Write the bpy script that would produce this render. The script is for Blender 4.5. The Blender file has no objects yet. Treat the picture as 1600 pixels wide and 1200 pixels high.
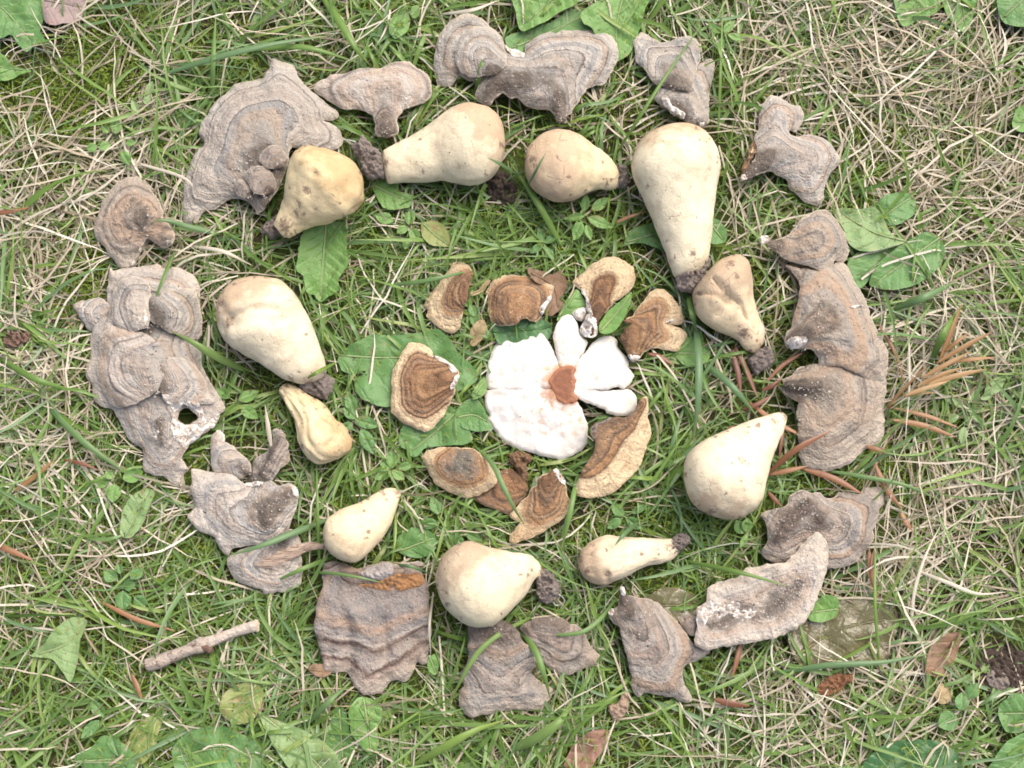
import bpy, math, random
import numpy as np
from mathutils import Vector
from mathutils.geometry import delaunay_2d_cdt

random.seed(7)
rng = np.random.default_rng(11)
SC = bpy.context.scene
COL = SC.collection
RAD = math.radians

# ------------------------------------------------------------------ camera, light, exposure
PX = 0.0004                      # metres per photograph pixel on the ground
TILT = RAD(7.0)
DIST = 1.02
cam_d = bpy.data.cameras.new('camera')
cam = bpy.data.objects.new('camera', cam_d)
COL.objects.link(cam)
SC.camera = cam
CAMP = np.array([0.0, -math.sin(TILT) * DIST, math.cos(TILT) * DIST + 0.01])
cam.location = CAMP
cam.rotation_euler = (TILT, 0, 0)
cam_d.sensor_width = 36
HALF = 800 * PX / 1.02
cam_d.lens = 18.0 / HALF
cam_d.clip_start = 0.02
cam_d.clip_end = 300

world = bpy.data.worlds.new('World')
SC.world = world
world.use_nodes = True
wn = world.node_tree
sky = wn.nodes.new('ShaderNodeTexSky')
sky.sky_type = 'NISHITA'
sky.sun_disc = False
SUN_EL, SUN_AZ = RAD(58), RAD(38)          # azimuth clockwise from +Y (top of the picture)
sky.sun_elevation = SUN_EL
sky.sun_rotation = SUN_AZ
sky.air_density = 0.8
sky.dust_density = 6.0
sky.ozone_density = 0.3
bg = wn.nodes['Background']
wn.links.new(sky.outputs[0], bg.inputs[0])
bg.inputs[1].default_value = 0.14
sun_d = bpy.data.lights.new('sun', 'SUN')
sun = bpy.data.objects.new('sun', sun_d)
COL.objects.link(sun)
sun_d.energy = 1.4
sun_d.angle = RAD(55)
sun_d.color = (1.0, 0.98, 0.955)
sdir = Vector((math.sin(SUN_AZ) * math.cos(SUN_EL), math.cos(SUN_AZ) * math.cos(SUN_EL), math.sin(SUN_EL)))
sun.rotation_euler = sdir.to_track_quat('Z', 'Y').to_euler()
SC.view_settings.view_transform = 'Standard'
SC.view_settings.look = 'None'
SC.view_settings.gamma = 1
SC.view_settings.exposure = 0.98
SC.view_settings.use_curve_mapping = False
SC.cycles.max_bounces = 6
SC.cycles.diffuse_bounces = 4
SC.cycles.transmission_bounces = 4
SC.cycles.filter_width = 1.7

# ------------------------------------------------------------------ picture pixel <-> ground
CT, ST = math.cos(TILT), math.sin(TILT)

def at(p, z):
    """photograph pixels (n,2) -> world xy on the plane of height z"""
    p = np.asarray(p, float)
    u = (p[..., 0] - 800) / 800 * HALF
    v = -(p[..., 1] - 600) / 800 * HALF
    dx, dy, dz = u, v * CT + ST, v * ST - CT
    k = (z - CAMP[2]) / dz
    return np.stack([CAMP[0] + dx * k, CAMP[1] + dy * k], -1)

def to_px(x, y, z):
    dx, dy, dz = x - CAMP[0], y - CAMP[1], z - CAMP[2]
    vy = dy * CT + dz * ST
    vz = -(-dy * ST + dz * CT)
    return 800 + dx / vz / HALF * 800, 600 - vy / vz / HALF * 800

# ------------------------------------------------------------------ noise
def _h(i, j, k, s):
    n = (i * 374761393 + j * 668265263 + k * 1274126177 + s * 974634777) & 0xFFFFFFFF
    n = ((n ^ (n >> 13)) * 1274126177) & 0xFFFFFFFF
    n = (n ^ (n >> 16)) & 0xFFFF
    return n / 65535.0

def vn(x, y, z=0.0, s=0):
    x = np.asarray(x, float); y = np.asarray(y, float); z = np.zeros_like(x) + z
    i, j, k = np.floor(x).astype(np.int64), np.floor(y).astype(np.int64), np.floor(z).astype(np.int64)
    f, g, h = x - i, y - j, z - k
    f, g, h = f * f * (3 - 2 * f), g * g * (3 - 2 * g), h * h * (3 - 2 * h)
    r = 0
    for a in (0, 1):
        for b in (0, 1):
            for c in (0, 1):
                w = (f if a else 1 - f) * (g if b else 1 - g) * (h if c else 1 - h)
                r = r + w * _h(i + a, j + b, k + c, s)
    return r * 2 - 1

def fbm(x, y, z=0.0, s=0, o=3):
    r, a, m = 0, 1.0, 0
    for q in range(o):
        r = r + a * vn(x * 2 ** q, y * 2 ** q, np.asarray(z) * 2 ** q, s + q * 17); m += a; a *= 0.5
    return r / m

def sstep(a, b, x):
    t = np.clip((x - a) / (b - a), 0, 1)
    return t * t * (3 - 2 * t)

# ------------------------------------------------------------------ polygon helpers (photograph pixels)
def tr(ox, oy, s, pts):
    return [(ox + p[0] / s, oy + p[1] / s) + tuple(p[2:]) for p in pts]

def inside(P, poly):
    P = np.asarray(P, float); poly = np.asarray(poly, float)
    x, y = P[:, 0], P[:, 1]
    r = np.zeros(len(P), bool)
    x0, y0 = poly[:, 0], poly[:, 1]
    x1, y1 = np.roll(x0, -1), np.roll(y0, -1)
    for a, b, c, d in zip(x0, y0, x1, y1):
        if b == d: continue
        r ^= ((b > y) != (d > y)) & (x < (c - a) * (y - b) / (d - b) + a)
    return r

def segdist(P, A, B, want_u=False):
    """distance of points to the nearest of the segments A[i]-B[i]"""
    P = np.asarray(P, float); A = np.asarray(A, float); B = np.asarray(B, float)
    best = np.full(len(P), 1e9); bi = np.zeros(len(P), int); bu = np.zeros(len(P))
    for i in range(len(A)):
        d = B[i] - A[i]; L = max(d @ d, 1e-9)
        u = np.clip(((P - A[i]) @ d) / L, 0, 1)
        q = P - A[i] - u[:, None] * d
        dd = q[:, 0] ** 2 + q[:, 1] ** 2
        m = dd < best
        best[m] = dd[m]; bi[m] = i; bu[m] = u[m]
    if want_u: return np.sqrt(best), bi, bu
    return np.sqrt(best)

def linedist(P, line):
    line = np.asarray(line, float)
    if len(line) == 1:
        return np.hypot(*(np.asarray(P) - line[0]).T)
    return segdist(P, line[:-1], line[1:])

def smooth_loop(poly, step, jit=0.0, seed=0, tension=0.5):
    poly = np.asarray(poly, float); n = len(poly); out = []
    for i in range(n):
        p0, p1, p2, p3 = poly[i - 1], poly[i], poly[(i + 1) % n], poly[(i + 2) % n]
        k = max(1, int(round(np.hypot(*(p2 - p1)) / step)))
        m1, m2 = (p2 - p0) * tension * 0.8, (p3 - p1) * tension * 0.8
        L = np.hypot(*(p2 - p1))
        for m in (m1, m2):
            l = np.hypot(*m)
            if l > L: m *= L / l
        for q in range(k):
            t = q / k
            out.append((2*t**3-3*t*t+1)*p1 + (t**3-2*t*t+t)*m1 + (-2*t**3+3*t*t)*p2 + (t**3-t*t)*m2)
    out = np.array(out)
    if jit:
        d = np.roll(out, -1, 0) - np.roll(out, 1, 0)
        nrm = np.stack([d[:, 1], -d[:, 0]], 1) / (np.hypot(d[:, 0], d[:, 1])[:, None] + 1e-6)
        a = fbm(out[:, 0] / 9, out[:, 1] / 9, 0, seed, 3)
        out = out + nrm * (a * jit)[:, None]
    return out

def smooth_line(pts, n):
    pts = np.asarray(pts, float)
    if len(pts) == 2:
        t = np.linspace(0, 1, n)[:, None]
        return pts[0] * (1 - t) + pts[1] * t
    d = np.r_[0, np.cumsum(np.sqrt(((pts[1:, :2] - pts[:-1, :2]) ** 2).sum(1)))]
    m = np.gradient(pts, d, axis=0)
    s = np.linspace(0, d[-1], n)
    i = np.clip(np.searchsorted(d, s, side='right') - 1, 0, len(pts) - 2)
    h = d[i + 1] - d[i]; t = ((s - d[i]) / h)[:, None]; h = h[:, None]
    return (2*t**3-3*t*t+1)*pts[i] + (t**3-2*t*t+t)*h*m[i] + (-2*t**3+3*t*t)*pts[i+1] + (t**3-t*t)*h*m[i+1]

def triangulate(loop, step, holes=(), seed=0):
    r = np.random.default_rng(seed + 5)
    lo, hi = loop.min(0), loop.max(0)
    gx, gy = np.meshgrid(np.arange(lo[0], hi[0], step), np.arange(lo[1], hi[1], step * 0.866))
    gx = gx + (np.arange(gx.shape[0]) % 2)[:, None] * step * 0.5
    P = np.stack([gx.ravel(), gy.ravel()], 1)
    P = P + r.uniform(-.12, .12, P.shape) * step
    P = P[inside(P, loop)]
    P = P[segdist(P, loop, np.roll(loop, -1, 0)) > step * 0.55]
    loops = [loop] + list(holes)
    for h in holes:
        P = P[~inside(P, h)]
        P = P[segdist(P, h, np.roll(h, -1, 0)) > step * 0.5]
    pts, edges = [], []
    for l in loops:
        b = len(pts)
        pts += [tuple(q) for q in l]
        edges += [(b + i, b + (i + 1) % len(l)) for i in range(len(l))]
    pts += [tuple(q) for q in P]
    v, e, f, *_ = delaunay_2d_cdt([Vector(q) for q in pts], edges, [], 1, 1e-5)
    V = np.array([tuple(q) for q in v]); F = np.array([q for q in f if len(q) == 3])
    for h in holes:
        F = F[~inside(V[F].mean(1), h)]
    a = V[F]; ar = (a[:, 1, 0]-a[:, 0, 0])*(a[:, 2, 1]-a[:, 0, 1]) - (a[:, 2, 0]-a[:, 0, 0])*(a[:, 1, 1]-a[:, 0, 1])
    F = F[np.abs(ar) > 1e-6]; ar = ar[np.abs(ar) > 1e-6]
    F[ar > 0] = F[ar > 0][:, ::-1]      # pixel y runs down: clockwise in pixels faces up
    used = np.unique(F); mp = np.full(len(V), -1); mp[used] = np.arange(len(used))
    return V[used], mp[F]

# ------------------------------------------------------------------ objects
def mesh_obj(name, V, F, mat, origin=(0, 0, 0), parent=None, attrs=None, smooth=True):
    me = bpy.data.meshes.new(name)
    V = np.asarray(V, float) - np.asarray(origin, float)
    if isinstance(F, np.ndarray):
        k = F.shape[1]
        me.vertices.add(len(V)); me.vertices.foreach_set('co', V.astype(np.float32).ravel())
        me.loops.add(F.size); me.loops.foreach_set('vertex_index', F.astype(np.int32).ravel())
        me.polygons.add(len(F)); me.polygons.foreach_set('loop_start', np.arange(0, F.size, k, dtype=np.int32))
        me.update(calc_edges=True)
    else:
        me.from_pydata([tuple(q) for q in V], [], F)
    if smooth:
        me.polygons.foreach_set('use_smooth', np.ones(len(me.polygons), bool))
    for k, a in (attrs or {}).items():
        me.attributes.new(k, 'FLOAT', 'POINT').data.foreach_set('value', np.asarray(a, np.float32))
    me.materials.append(mat)
    me.update()
    o = bpy.data.objects.new(name, me)
    COL.objects.link(o)
    if parent is not None:
        o.parent = parent
    else:
        o.location = origin
    return o

def thing(name, label, cat, group=None, loc=(0, 0, 0)):
    o = bpy.data.objects.new(name, None); COL.objects.link(o)
    o.empty_display_size = 0.01; o.location = loc
    return tag(o, label, cat, group)

def tag(o, label, cat, group=None, kind=None):
    o['label'] = label; o['category'] = cat
    if group: o['group'] = group
    if kind: o['kind'] = kind
    return o

# ------------------------------------------------------------------ material helper
class G:
    def __init__(s, name):
        s.m = bpy.data.materials.new(name); s.m.use_nodes = True
        s.t = s.m.node_tree; s.b = s.t.nodes['Principled BSDF']
        s.b.inputs['Roughness'].default_value = 0.8
        s.b.inputs['Specular IOR Level'].default_value = 0.25
        s.obj = s.t.nodes.new('ShaderNodeTexCoord').outputs['Object']
    def put(s, sock, v):
        if hasattr(v, 'is_output'): s.t.links.new(v, sock)
        elif isinstance(v, (tuple, list)) and len(v) == 3 and sock.type == 'RGBA': sock.default_value = (*v, 1)
        else: sock.default_value = v
    def noise(s, scale, detail=3, rough=0.55, off=0.0, vec=None, dist=0.0):
        n = s.t.nodes.new('ShaderNodeTexNoise')
        n.inputs['Scale'].default_value = scale; n.inputs['Detail'].default_value = detail
        n.inputs['Roughness'].default_value = rough; n.inputs['Distortion'].default_value = dist
        mp = s.t.nodes.new('ShaderNodeMapping'); mp.inputs['Location'].default_value = (off, off * .7, off * .3)
        s.t.links.new(vec or s.obj, mp.inputs[0]); s.t.links.new(mp.outputs[0], n.inputs['Vector'])
        return n.outputs['Fac']
    def voro(s, scale, off=0.0, feat='F1'):
        n = s.t.nodes.new('ShaderNodeTexVoronoi'); n.feature = feat
        n.inputs['Scale'].default_value = scale
        mp = s.t.nodes.new('ShaderNodeMapping'); mp.inputs['Location'].default_value = (off, off * .7, off * .3)
        s.t.links.new(s.obj, mp.inputs[0]); s.t.links.new(mp.outputs[0], n.inputs['Vector'])
        return n.outputs['Distance']
    def math(s, op, a, b=0.0, clamp=False):
        n = s.t.nodes.new('ShaderNodeMath'); n.operation = op; n.use_clamp = clamp
        s.put(n.inputs[0], a); s.put(n.inputs[1], b)
        return n.outputs[0]
    def attr(s, name):
        n = s.t.nodes.new('ShaderNodeAttribute'); n.attribute_name = name
        return n.outputs['Fac']
    def ramp(s, fac, stops, interp='LINEAR'):
        n = s.t.nodes.new('ShaderNodeValToRGB'); r = n.color_ramp; r.interpolation = interp
        stops = sorted(stops, key=lambda q: q[0])[:32]
        while len(r.elements) < len(stops): r.elements.new(0.5)
        for e, (p, c) in zip(r.elements, stops):
            e.position = p; e.color = (c, c, c, 1) if not isinstance(c, (tuple, list)) else (*c, 1)
        s.put(n.inputs[0], fac)
        return n.outputs[0]
    def mix(s, fac, a, b, mode='MIX'):
        n = s.t.nodes.new('ShaderNodeMix'); n.data_type = 'RGBA'; n.blend_type = mode
        s.put(n.inputs[0], fac); s.put(n.inputs[6], a); s.put(n.inputs[7], b)
        return n.outputs[2]
    def step(s, x, a, b):
        n = s.t.nodes.new('ShaderNodeMapRange'); n.interpolation_type = 'SMOOTHSTEP'
        s.put(n.inputs[0], x); n.inputs[1].default_value = a; n.inputs[2].default_value = b
        return n.outputs[0]
    def bump(s, h, dist=0.001, strength=1.0):
        n = s.t.nodes.new('ShaderNodeBump'); n.inputs['Distance'].default_value = dist
        n.inputs['Strength'].default_value = strength
        s.put(n.inputs['Height'], h); s.t.links.new(n.outputs[0], s.b.inputs['Normal'])
    def done(s, col, rough=None):
        s.put(s.b.inputs['Base Color'], col)
        if rough is not None: s.put(s.b.inputs['Roughness'], rough)
        return s.m
    def leafy(s, col, trans=0.3, tcol=(1.0, 1.0, 0.5)):
        """let some light through: a thin leaf"""
        s.put(s.b.inputs['Base Color'], col)
        tr_ = s.t.nodes.new('ShaderNodeBsdfTranslucent'); mx = s.t.nodes.new('ShaderNodeMixShader')
        s.t.links.new(s.mix(1.0, col, tcol, 'MULTIPLY'), tr_.inputs[0])
        mx.inputs[0].default_value = trans
        s.t.links.new(s.b.outputs[0], mx.inputs[1]); s.t.links.new(tr_.outputs[0], mx.inputs[2])
        s.t.links.new(mx.outputs[0], s.t.nodes['Material Output'].inputs[0])
        return s.m

# ------------------------------------------------------------------ materials
GREY = dict(root=(0.102, 0.083, 0.066), dark=(0.138, 0.115, 0.100), tan=(0.395, 0.321, 0.248), grey=(0.341, 0.315, 0.273), blue=(0.306, 0.297, 0.274),
            pale=(0.449, 0.413, 0.358), pink=(0.406, 0.344, 0.282), edge=(0.529, 0.456, 0.366))
DUSK = dict(root=(0.107, 0.083, 0.066), dark=(0.126, 0.098, 0.082), tan=(0.365, 0.271, 0.196), grey=(0.290, 0.257, 0.220), blue=(0.278, 0.262, 0.240),
            pale=(0.399, 0.353, 0.298), pink=(0.369, 0.288, 0.233), edge=(0.481, 0.413, 0.333))
PINK = dict(root=(0.115, 0.093, 0.074), dark=(0.187, 0.155, 0.133), tan=(0.428, 0.336, 0.258), grey=(0.386, 0.354, 0.309), blue=(0.365, 0.354, 0.328),
            pale=(0.497, 0.451, 0.391), pink=(0.460, 0.387, 0.321), edge=(0.567, 0.492, 0.399))
BROWN = dict(root=(0.095, 0.051, 0.029), dark=(0.092, 0.052, 0.033), tan=(0.395, 0.232, 0.114), grey=(0.237, 0.163, 0.110), blue=(0.193, 0.138, 0.102),
             pale=(0.412, 0.275, 0.163), pink=(0.303, 0.163, 0.082), edge=(0.649, 0.503, 0.315))
WARM = dict(GREY, tan=(0.400, 0.294, 0.207), grey=(0.329, 0.282, 0.226), blue=(0.297, 0.274, 0.241), pale=(0.405, 0.351, 0.282))
RIB = dict(DUSK, blue=(0.267, 0.242, 0.219), grey=(0.296, 0.251, 0.213), tan=(0.375, 0.274, 0.201), pale=(0.407, 0.352, 0.298), dark=(0.135, 0.094, 0.074))

def bracket_mat(name, pal, seed, bands=None, fine=26.0, grime=0.6, sand=0.5, edge_w=0.05, blotch=0.5, lines=.5, soft=.05):
    if pal is BROWN: lines *= 1.5
    r = random.Random(seed)
    fine = fine * r.uniform(.6, 1.15)
    g = G(name)
    o = seed * 0.37
    t = g.attr('t')
    wob = g.math('MULTIPLY', g.math('SUBTRACT', g.noise(70, 3, .6, o), 0.5), 0.10)
    wob2 = g.math('MULTIPLY', g.math('SUBTRACT', g.noise(420, 3, .65, o + 3), 0.5), 0.05)
    tt = g.math('ADD', g.math('ADD', t, wob), wob2)
    if bands is None:
        bands, x = [(0.0, 'root'), (0.13, 'root'), (0.2, 'grey')], 0.24
        seq = ['tan', 'grey', 'blue', 'dark', 'pale', 'pink', 'grey', 'dark', 'pale', 'blue', 'pale', 'tan', 'dark', 'grey', 'pale', 'pink', 'dark']
        k = r.randrange(3)
        while x < 1 - edge_w - .03 and len(bands) < 28:
            c = seq[k % len(seq)]; k += 1
            w = 0.014 if c == 'dark' else r.uniform(.035, .10)
            bands.append((x, c)); bands.append((min(x + w * .75, .97), c)); x += w
        bands += [(1 - edge_w, 'pale'), (1 - edge_w * .4, 'edge'), (1.0, 'edge')]
    stops = [(p, pal[c]) for p, c in bands]
    md_ = tuple(sum(c_[i] for _, c_ in stops[2:]) / len(stops[2:]) for i in range(3))
    soft_ = soft if pal is not BROWN else .08
    stops = [(p, c_ if c_ == pal['edge'] else tuple(c_[i] * (1 - soft_) + md_[i] * soft_ for i in range(3))) for p, c_ in stops]
    col = g.ramp(tt, stops)
    # older and newer growth overlap in patches, so no zone runs on unbroken
    tb = g.math('ADD', g.math('MULTIPLY', tt, .90), g.math('MULTIPLY', g.noise(30, 2, .5, o + 51), .16))
    col = g.mix(g.math('MULTIPLY', g.step(g.noise(42, 4, .65, o + 53), .47, .58), .75), col, g.ramp(tb, stops))
    tone = r.uniform(.9, 1.1)
    col = g.mix(g.math('MULTIPLY', g.step(g.noise(26, 3, .6, o + 61), .42, .62), .45), col, g.mix(1.0, col, (.86 * tone, .85 * tone, .84 * tone), 'MULTIPLY'))
    # narrow zoning lines that break up along their run
    ln = g.math('SINE', g.math('MULTIPLY', tt, fine * 6.283))
    lm = g.math('MULTIPLY', g.step(ln, 0.35, 0.95), g.step(g.noise(85, 3, .6, o + 9), .47, .60))
    col = g.mix(g.math('MULTIPLY', lm, lines * r.uniform(.16, .42)), col, pal['dark'])
    ln2 = g.math('SINE', g.math('MULTIPLY', tt, fine * 2.7 * 6.283))
    col = g.mix(g.math('MULTIPLY', g.step(ln2, .1, .9), g.math('MULTIPLY', g.step(g.noise(90, 2, .5, o + 29), .45, .62), lines * .08)), col, pal['grey'])
    # blotches, grime towards the attachment, pale dust, specks
    col = g.mix(g.math('MULTIPLY', g.step(g.noise(55, 4, .6, o + 5), .46, .70), min(blotch * 1.2, .8)), col, pal['tan'])
    col = g.mix(g.math('MULTIPLY', g.step(g.noise(80, 4, .65, o + 15), .50, .70), blotch), col, pal['pale'])
    col = g.mix(g.math('MULTIPLY', g.step(g.noise(95, 4, .7, o + 35), .52, .72), blotch * .6), col, pal['grey'])
    gr = g.math('MULTIPLY', g.step(g.math('ADD', g.math('SUBTRACT', .40, t), g.math('MULTIPLY', g.math('SUBTRACT', g.noise(120, 4, .65, o + 7), .5), 1.2)), -.1, .35), grime)
    col = g.mix(gr, col, pal['root'])
    col = g.mix(g.math('MULTIPLY', g.step(g.noise(560, 4, .7, o + 11), .50, .70), .30), col, pal['dark'])
    col = g.mix(g.math('MULTIPLY', g.step(g.noise(760, 3, .7, o + 41), .55, .72), .25), col, pal['edge'])
    sd = g.math('MULTIPLY', g.step(g.noise(430, 3, .7, o + 13), .62, .68), g.step(g.math('ADD', g.math('SUBTRACT', .55, t), g.math('SUBTRACT', g.noise(60, 2, .5, o + 17), .5)), -.05, .25))
    col = g.mix(g.math('MULTIPLY', sd, sand), col, (.62, .56, .49))
    col = g.mix(g.math('MULTIPLY', g.step(g.noise(330, 2, .6, o + 21), .69, .73), .85), col, (.05, .04, .035))
    rm = g.step(g.math('ADD', g.attr('rim'), g.math('MULTIPLY', g.math('SUBTRACT', g.noise(260, 3, .6, o + 23), .5), .9)), .55, .95)
    col = g.mix(g.math('MULTIPLY', rm, .8), col, pal['edge'])
    col = g.mix(g.attr('under'), col, (.50, .42, .32))
    g.bump(g.math('ADD', g.math('ADD', g.noise(480, 5, .7, o), g.math('MULTIPLY', g.noise(120, 4, .65, o + 2), 2.2)), g.math('MULTIPLY', ln, .05)), 0.0025, .95)
    return g.done(col, .9)

def flesh_mat():
    g = G('torn_white_flesh')
    c = g.mix(g.step(g.noise(260, 5, .75), .40, .62), (.70, .675, .63), (.42, .345, .27))
    c = g.mix(g.math('MULTIPLY', g.step(g.noise(420, 3, .7, 5), .58, .66), .7), c, (.17, .12, .09))
    g.bump(g.noise(500, 4, .7), .0015)
    return g.done(c, .9)

def soil_mat(name, a, b, sparkle=.35):
    g = G(name)
    c = g.mix(g.noise(300, 5, .7), a, b)
    c = g.mix(g.math('MULTIPLY', g.step(g.noise(520, 3, .7, 4), .62, .68), sparkle), c, (.55, .50, .44))
    g.bump(g.noise(420, 5, .7, 2), .003)
    return g.done(c, .95)

def puff_mat(name, base, tan, seed, mott=.5):
    g = G(name); o = seed * 1.7
    tn = g.attr('tan'); di = g.attr('dirt')
    n = g.noise(70, 4, .6, o)
    c = g.mix(g.step(g.noise(38, 3, .5, o + 1), .35, .7), base, tuple(q * .93 for q in base))
    f = g.math('MULTIPLY', g.step(g.math('ADD', tn, g.math('MULTIPLY', g.math('SUBTRACT', n, .5), 1.5)), -.12, .42), .95)
    c = g.mix(f, c, tan)
    # minute warts: darker dots, denser where it is tan
    c = g.mix(g.math('MULTIPLY', g.step(g.noise(130, 5, .7, o + 12), .46, .68), .38), c, tuple(q * .86 for q in tan))
    c = g.mix(g.math('MULTIPLY', g.step(g.noise(48, 4, .65, o + 19), .55, .75), .5), c, tuple(min(q * 1.08, .8) for q in base))
    ck = g.math('MULTIPLY', g.step(g.voro(75, o + 2, 'DISTANCE_TO_EDGE'), .035, .004), g.step(g.noise(60, 3, .6, o + 27), .52, .66))
    c = g.mix(g.math('MULTIPLY', ck, g.math('ADD', g.math('MULTIPLY', f, .45), .12)), c, tuple(q * .5 for q in tan))
    wt = g.math('MULTIPLY', g.step(g.voro(900, o), .30, .10), g.math('ADD', g.math('MULTIPLY', f, .45), .08))
    c = g.mix(wt, c, tuple(q * .55 for q in tan))
    c = g.mix(g.math('MULTIPLY', g.step(g.noise(240, 4, .7, o + 5), .60, .72), mott * .5), c, tuple(q * .72 for q in tan))
    c = g.mix(g.math('MULTIPLY', g.step(g.noise(420, 2, .6, o + 8), .715, .74), .8), c, (.10, .065, .04))
    df = g.math('MULTIPLY', g.step(g.math('ADD', g.math('MULTIPLY', di, .8), g.math('MULTIPLY', g.math('SUBTRACT', g.noise(380, 5, .8, o + 3), .5), 2.6)), .42, .78), g.step(di, .04, .25))
    df = g.math('MULTIPLY', df, .8)
    c = g.mix(df, c, (.16, .105, .08))
    g.bump(g.math('ADD', g.noise(700, 4, .65, o), g.math('ADD', g.math('MULTIPLY', g.noise(170, 4, .6, o, None, 1.0), .7), g.math('MULTIPLY', ck, -.6))), .0009, .6)
    g.b.inputs['Subsurface Weight'].default_value = 0.08
    g.b.inputs['Subsurface Radius'].default_value = (.006, .004, .002)
    g.b.inputs['Subsurface Scale'].default_value = 1.0
    return g.done(c, .75)

def leaf_mat(name, a, b, vein, seed=0, spots=None,  trans=.28, rough=.42, spec=.35):
    g = G(name); o = seed * 2.3
    c = g.mix(g.noise(90, 4, .6, o), a, b)
    c = g.mix(g.math('MULTIPLY', g.attr('vein'), .55), c, vein)
    c = g.mix(g.math('MULTIPLY', g.noise(700, 3, .6, o), .35), c, tuple(q * .6 for q in a))
    if spots:
        c = g.mix(g.math('MULTIPLY', g.step(g.noise(110, 4, .65, o + 4), .56, .68), .8), c, spots)
    c = g.mix(g.math('MULTIPLY', g.step(g.noise(42, 3, .6, o + 14), .52, .70), .45), c, (a[0] * 1.5, a[1] * 1.12, a[2] * .9))
    c = g.mix(g.math('MULTIPLY', g.step(g.noise(120, 4, .7, o + 16), .62, .70), .7), c, (.25, .19, .085))
    c = g.mix(g.math('MULTIPLY', g.step(g.noise(330, 2, .5, o + 6), .67, .70), .7), c, (.10, .06, .03))
    eg = g.math('MULTIPLY', g.step(g.math('ADD', g.attr('edge'), g.math('SUBTRACT', g.noise(60, 3, .6, o + 8), .5)), 1.0, 1.15), .85)
    c = g.mix(eg, c, (.30, .19, .09))
    g.bump(g.math('ADD', g.noise(260, 3, .6, o), g.math('MULTIPLY', g.attr('vein'), -.8)), .0012, .7)
    g.b.inputs['Specular IOR Level'].default_value = spec
    g.put(g.b.inputs['Roughness'], rough)
    return g.leafy(c, trans)

def blade_mat(name, stops, trans=.3, rough=.5, spec=.3, tip=(.42, .34, .18), tipf=.5):
    g = G(name)
    c = g.ramp(g.attr('rnd'), stops)
    c = g.mix(g.math('MULTIPLY', g.noise(160, 3, .6), .35), c, tuple(q * .75 for q in stops[0][1]))
    c = g.mix(g.math('MULTIPLY', g.step(g.attr('u'), .80, 1.0), tipf), c, tip)
    g.b.inputs['Specular IOR Level'].default_value = spec
    g.put(g.b.inputs['Roughness'], rough)
    return g.leafy(c, trans)

M_FLESH = flesh_mat()
M_SOIL = soil_mat('clinging_soil', (.16, .13, .11), (.34, .29, .255))
M_CLOD = soil_mat('dark_soil_and_shade', (.035, .025, .02), (.12, .09, .07), .2)  # soil colour, also the painted shade under the large top puffball
M_GRAIN = soil_mat('pale_sand', (.45, .40, .34), (.68, .63, .56), 0)
M_ROOT = soil_mat('white_thread', (.70, .68, .64), (.80, .78, .75), 0)
M_STRAW = blade_mat('dry_straw', [(0, (.27, .21, .14)), (.2, (.39, .335, .24)), (.5, (.50, .445, .34)), (.8, (.60, .55, .44)), (1, (.70, .66, .56))], .18, .55, .3, (.6, .53, .4), .2)
M_GREEN = blade_mat('green_blade', [(0, (.095, .18, .045)), (.22, (.145, .255, .055)), (.45, (.20, .325, .07)), (.62, (.155, .265, .125)), (.8, (.24, .36, .075)), (1, (.34, .39, .135))], .40, .36, .45, (.40, .36, .16), .45)
M_MOSS = blade_mat('moss_leaf', [(0, (.12, .18, .022)), (.5, (.19, .275, .035)), (1, (.31, .38, .085))], .35, .6, .2, (.2, .28, .04), .3)
LEAVES = {
    'bright': leaf_mat('leaf_bright_green', (.135, .285, .065), (.20, .35, .10), (.30, .42, .17), 1),
    'mid': leaf_mat('leaf_mid_green', (.10, .235, .07), (.155, .29, .09), (.25, .36, .16), 2),
    'dark': leaf_mat('leaf_dark_green', (.055, .15, .055), (.085, .19, .065), (.13, .24, .10), 3, None, .2),
    'pale': leaf_mat('leaf_pale_green', (.20, .325, .12), (.27, .38, .16), (.36, .42, .22), 4, (.30, .32, .14)),
    'yellow': leaf_mat('leaf_yellow_green', (.24, .30, .09), (.30, .32, .11), (.38, .38, .17), 5, (.28, .19, .08)),
    'olive': leaf_mat('leaf_olive_wet', (.12, .13, .05), (.19, .15, .085), (.22, .2, .11), 6, (.26, .17, .12), .25, .16, .55),
    'red': leaf_mat('leaf_red_brown', (.26, .13, .09), (.30, .19, .13), (.36, .25, .17), 7, None, .2),
    'brown': leaf_mat('leaf_dead_brown', (.17, .105, .065), (.28, .19, .115), (.32, .23, .15), 8, (.12, .07, .05), .15, .6),
    'tan': leaf_mat('leaf_dead_tan', (.33, .25, .12), (.42, .33, .18), (.46, .37, .22), 9, (.22, .20, .08), .2, .5),
    'grey': leaf_mat('leaf_dead_grey', (.22, .165, .15), (.33, .26, .235), (.36, .29, .26), 10, (.17, .12, .11), .1, .7),
}
M_RIB = leaf_mat('leaf_rib', (.27, .37, .15), (.33, .41, .20), (.4, .45, .25), 12)
M_RIBD = leaf_mat('leaf_rib_dark', (.06, .15, .05), (.10, .20, .07), (.2, .26, .12), 13)

# ------------------------------------------------------------------ ground
ZBASE = 0.007
footprints = []     # (polygon in px, highest grass allowed there, chance that a blade keeps under)

def axis(fine, half, far):
    a = np.arange(-half, half + 1e-6, fine)
    o = [half]
    st = fine
    while o[-1] < far:
        st *= 1.5; o.append(o[-1] + st)
    o = np.array(o[1:])
    return np.r_[-o[::-1], a, o]

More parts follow.
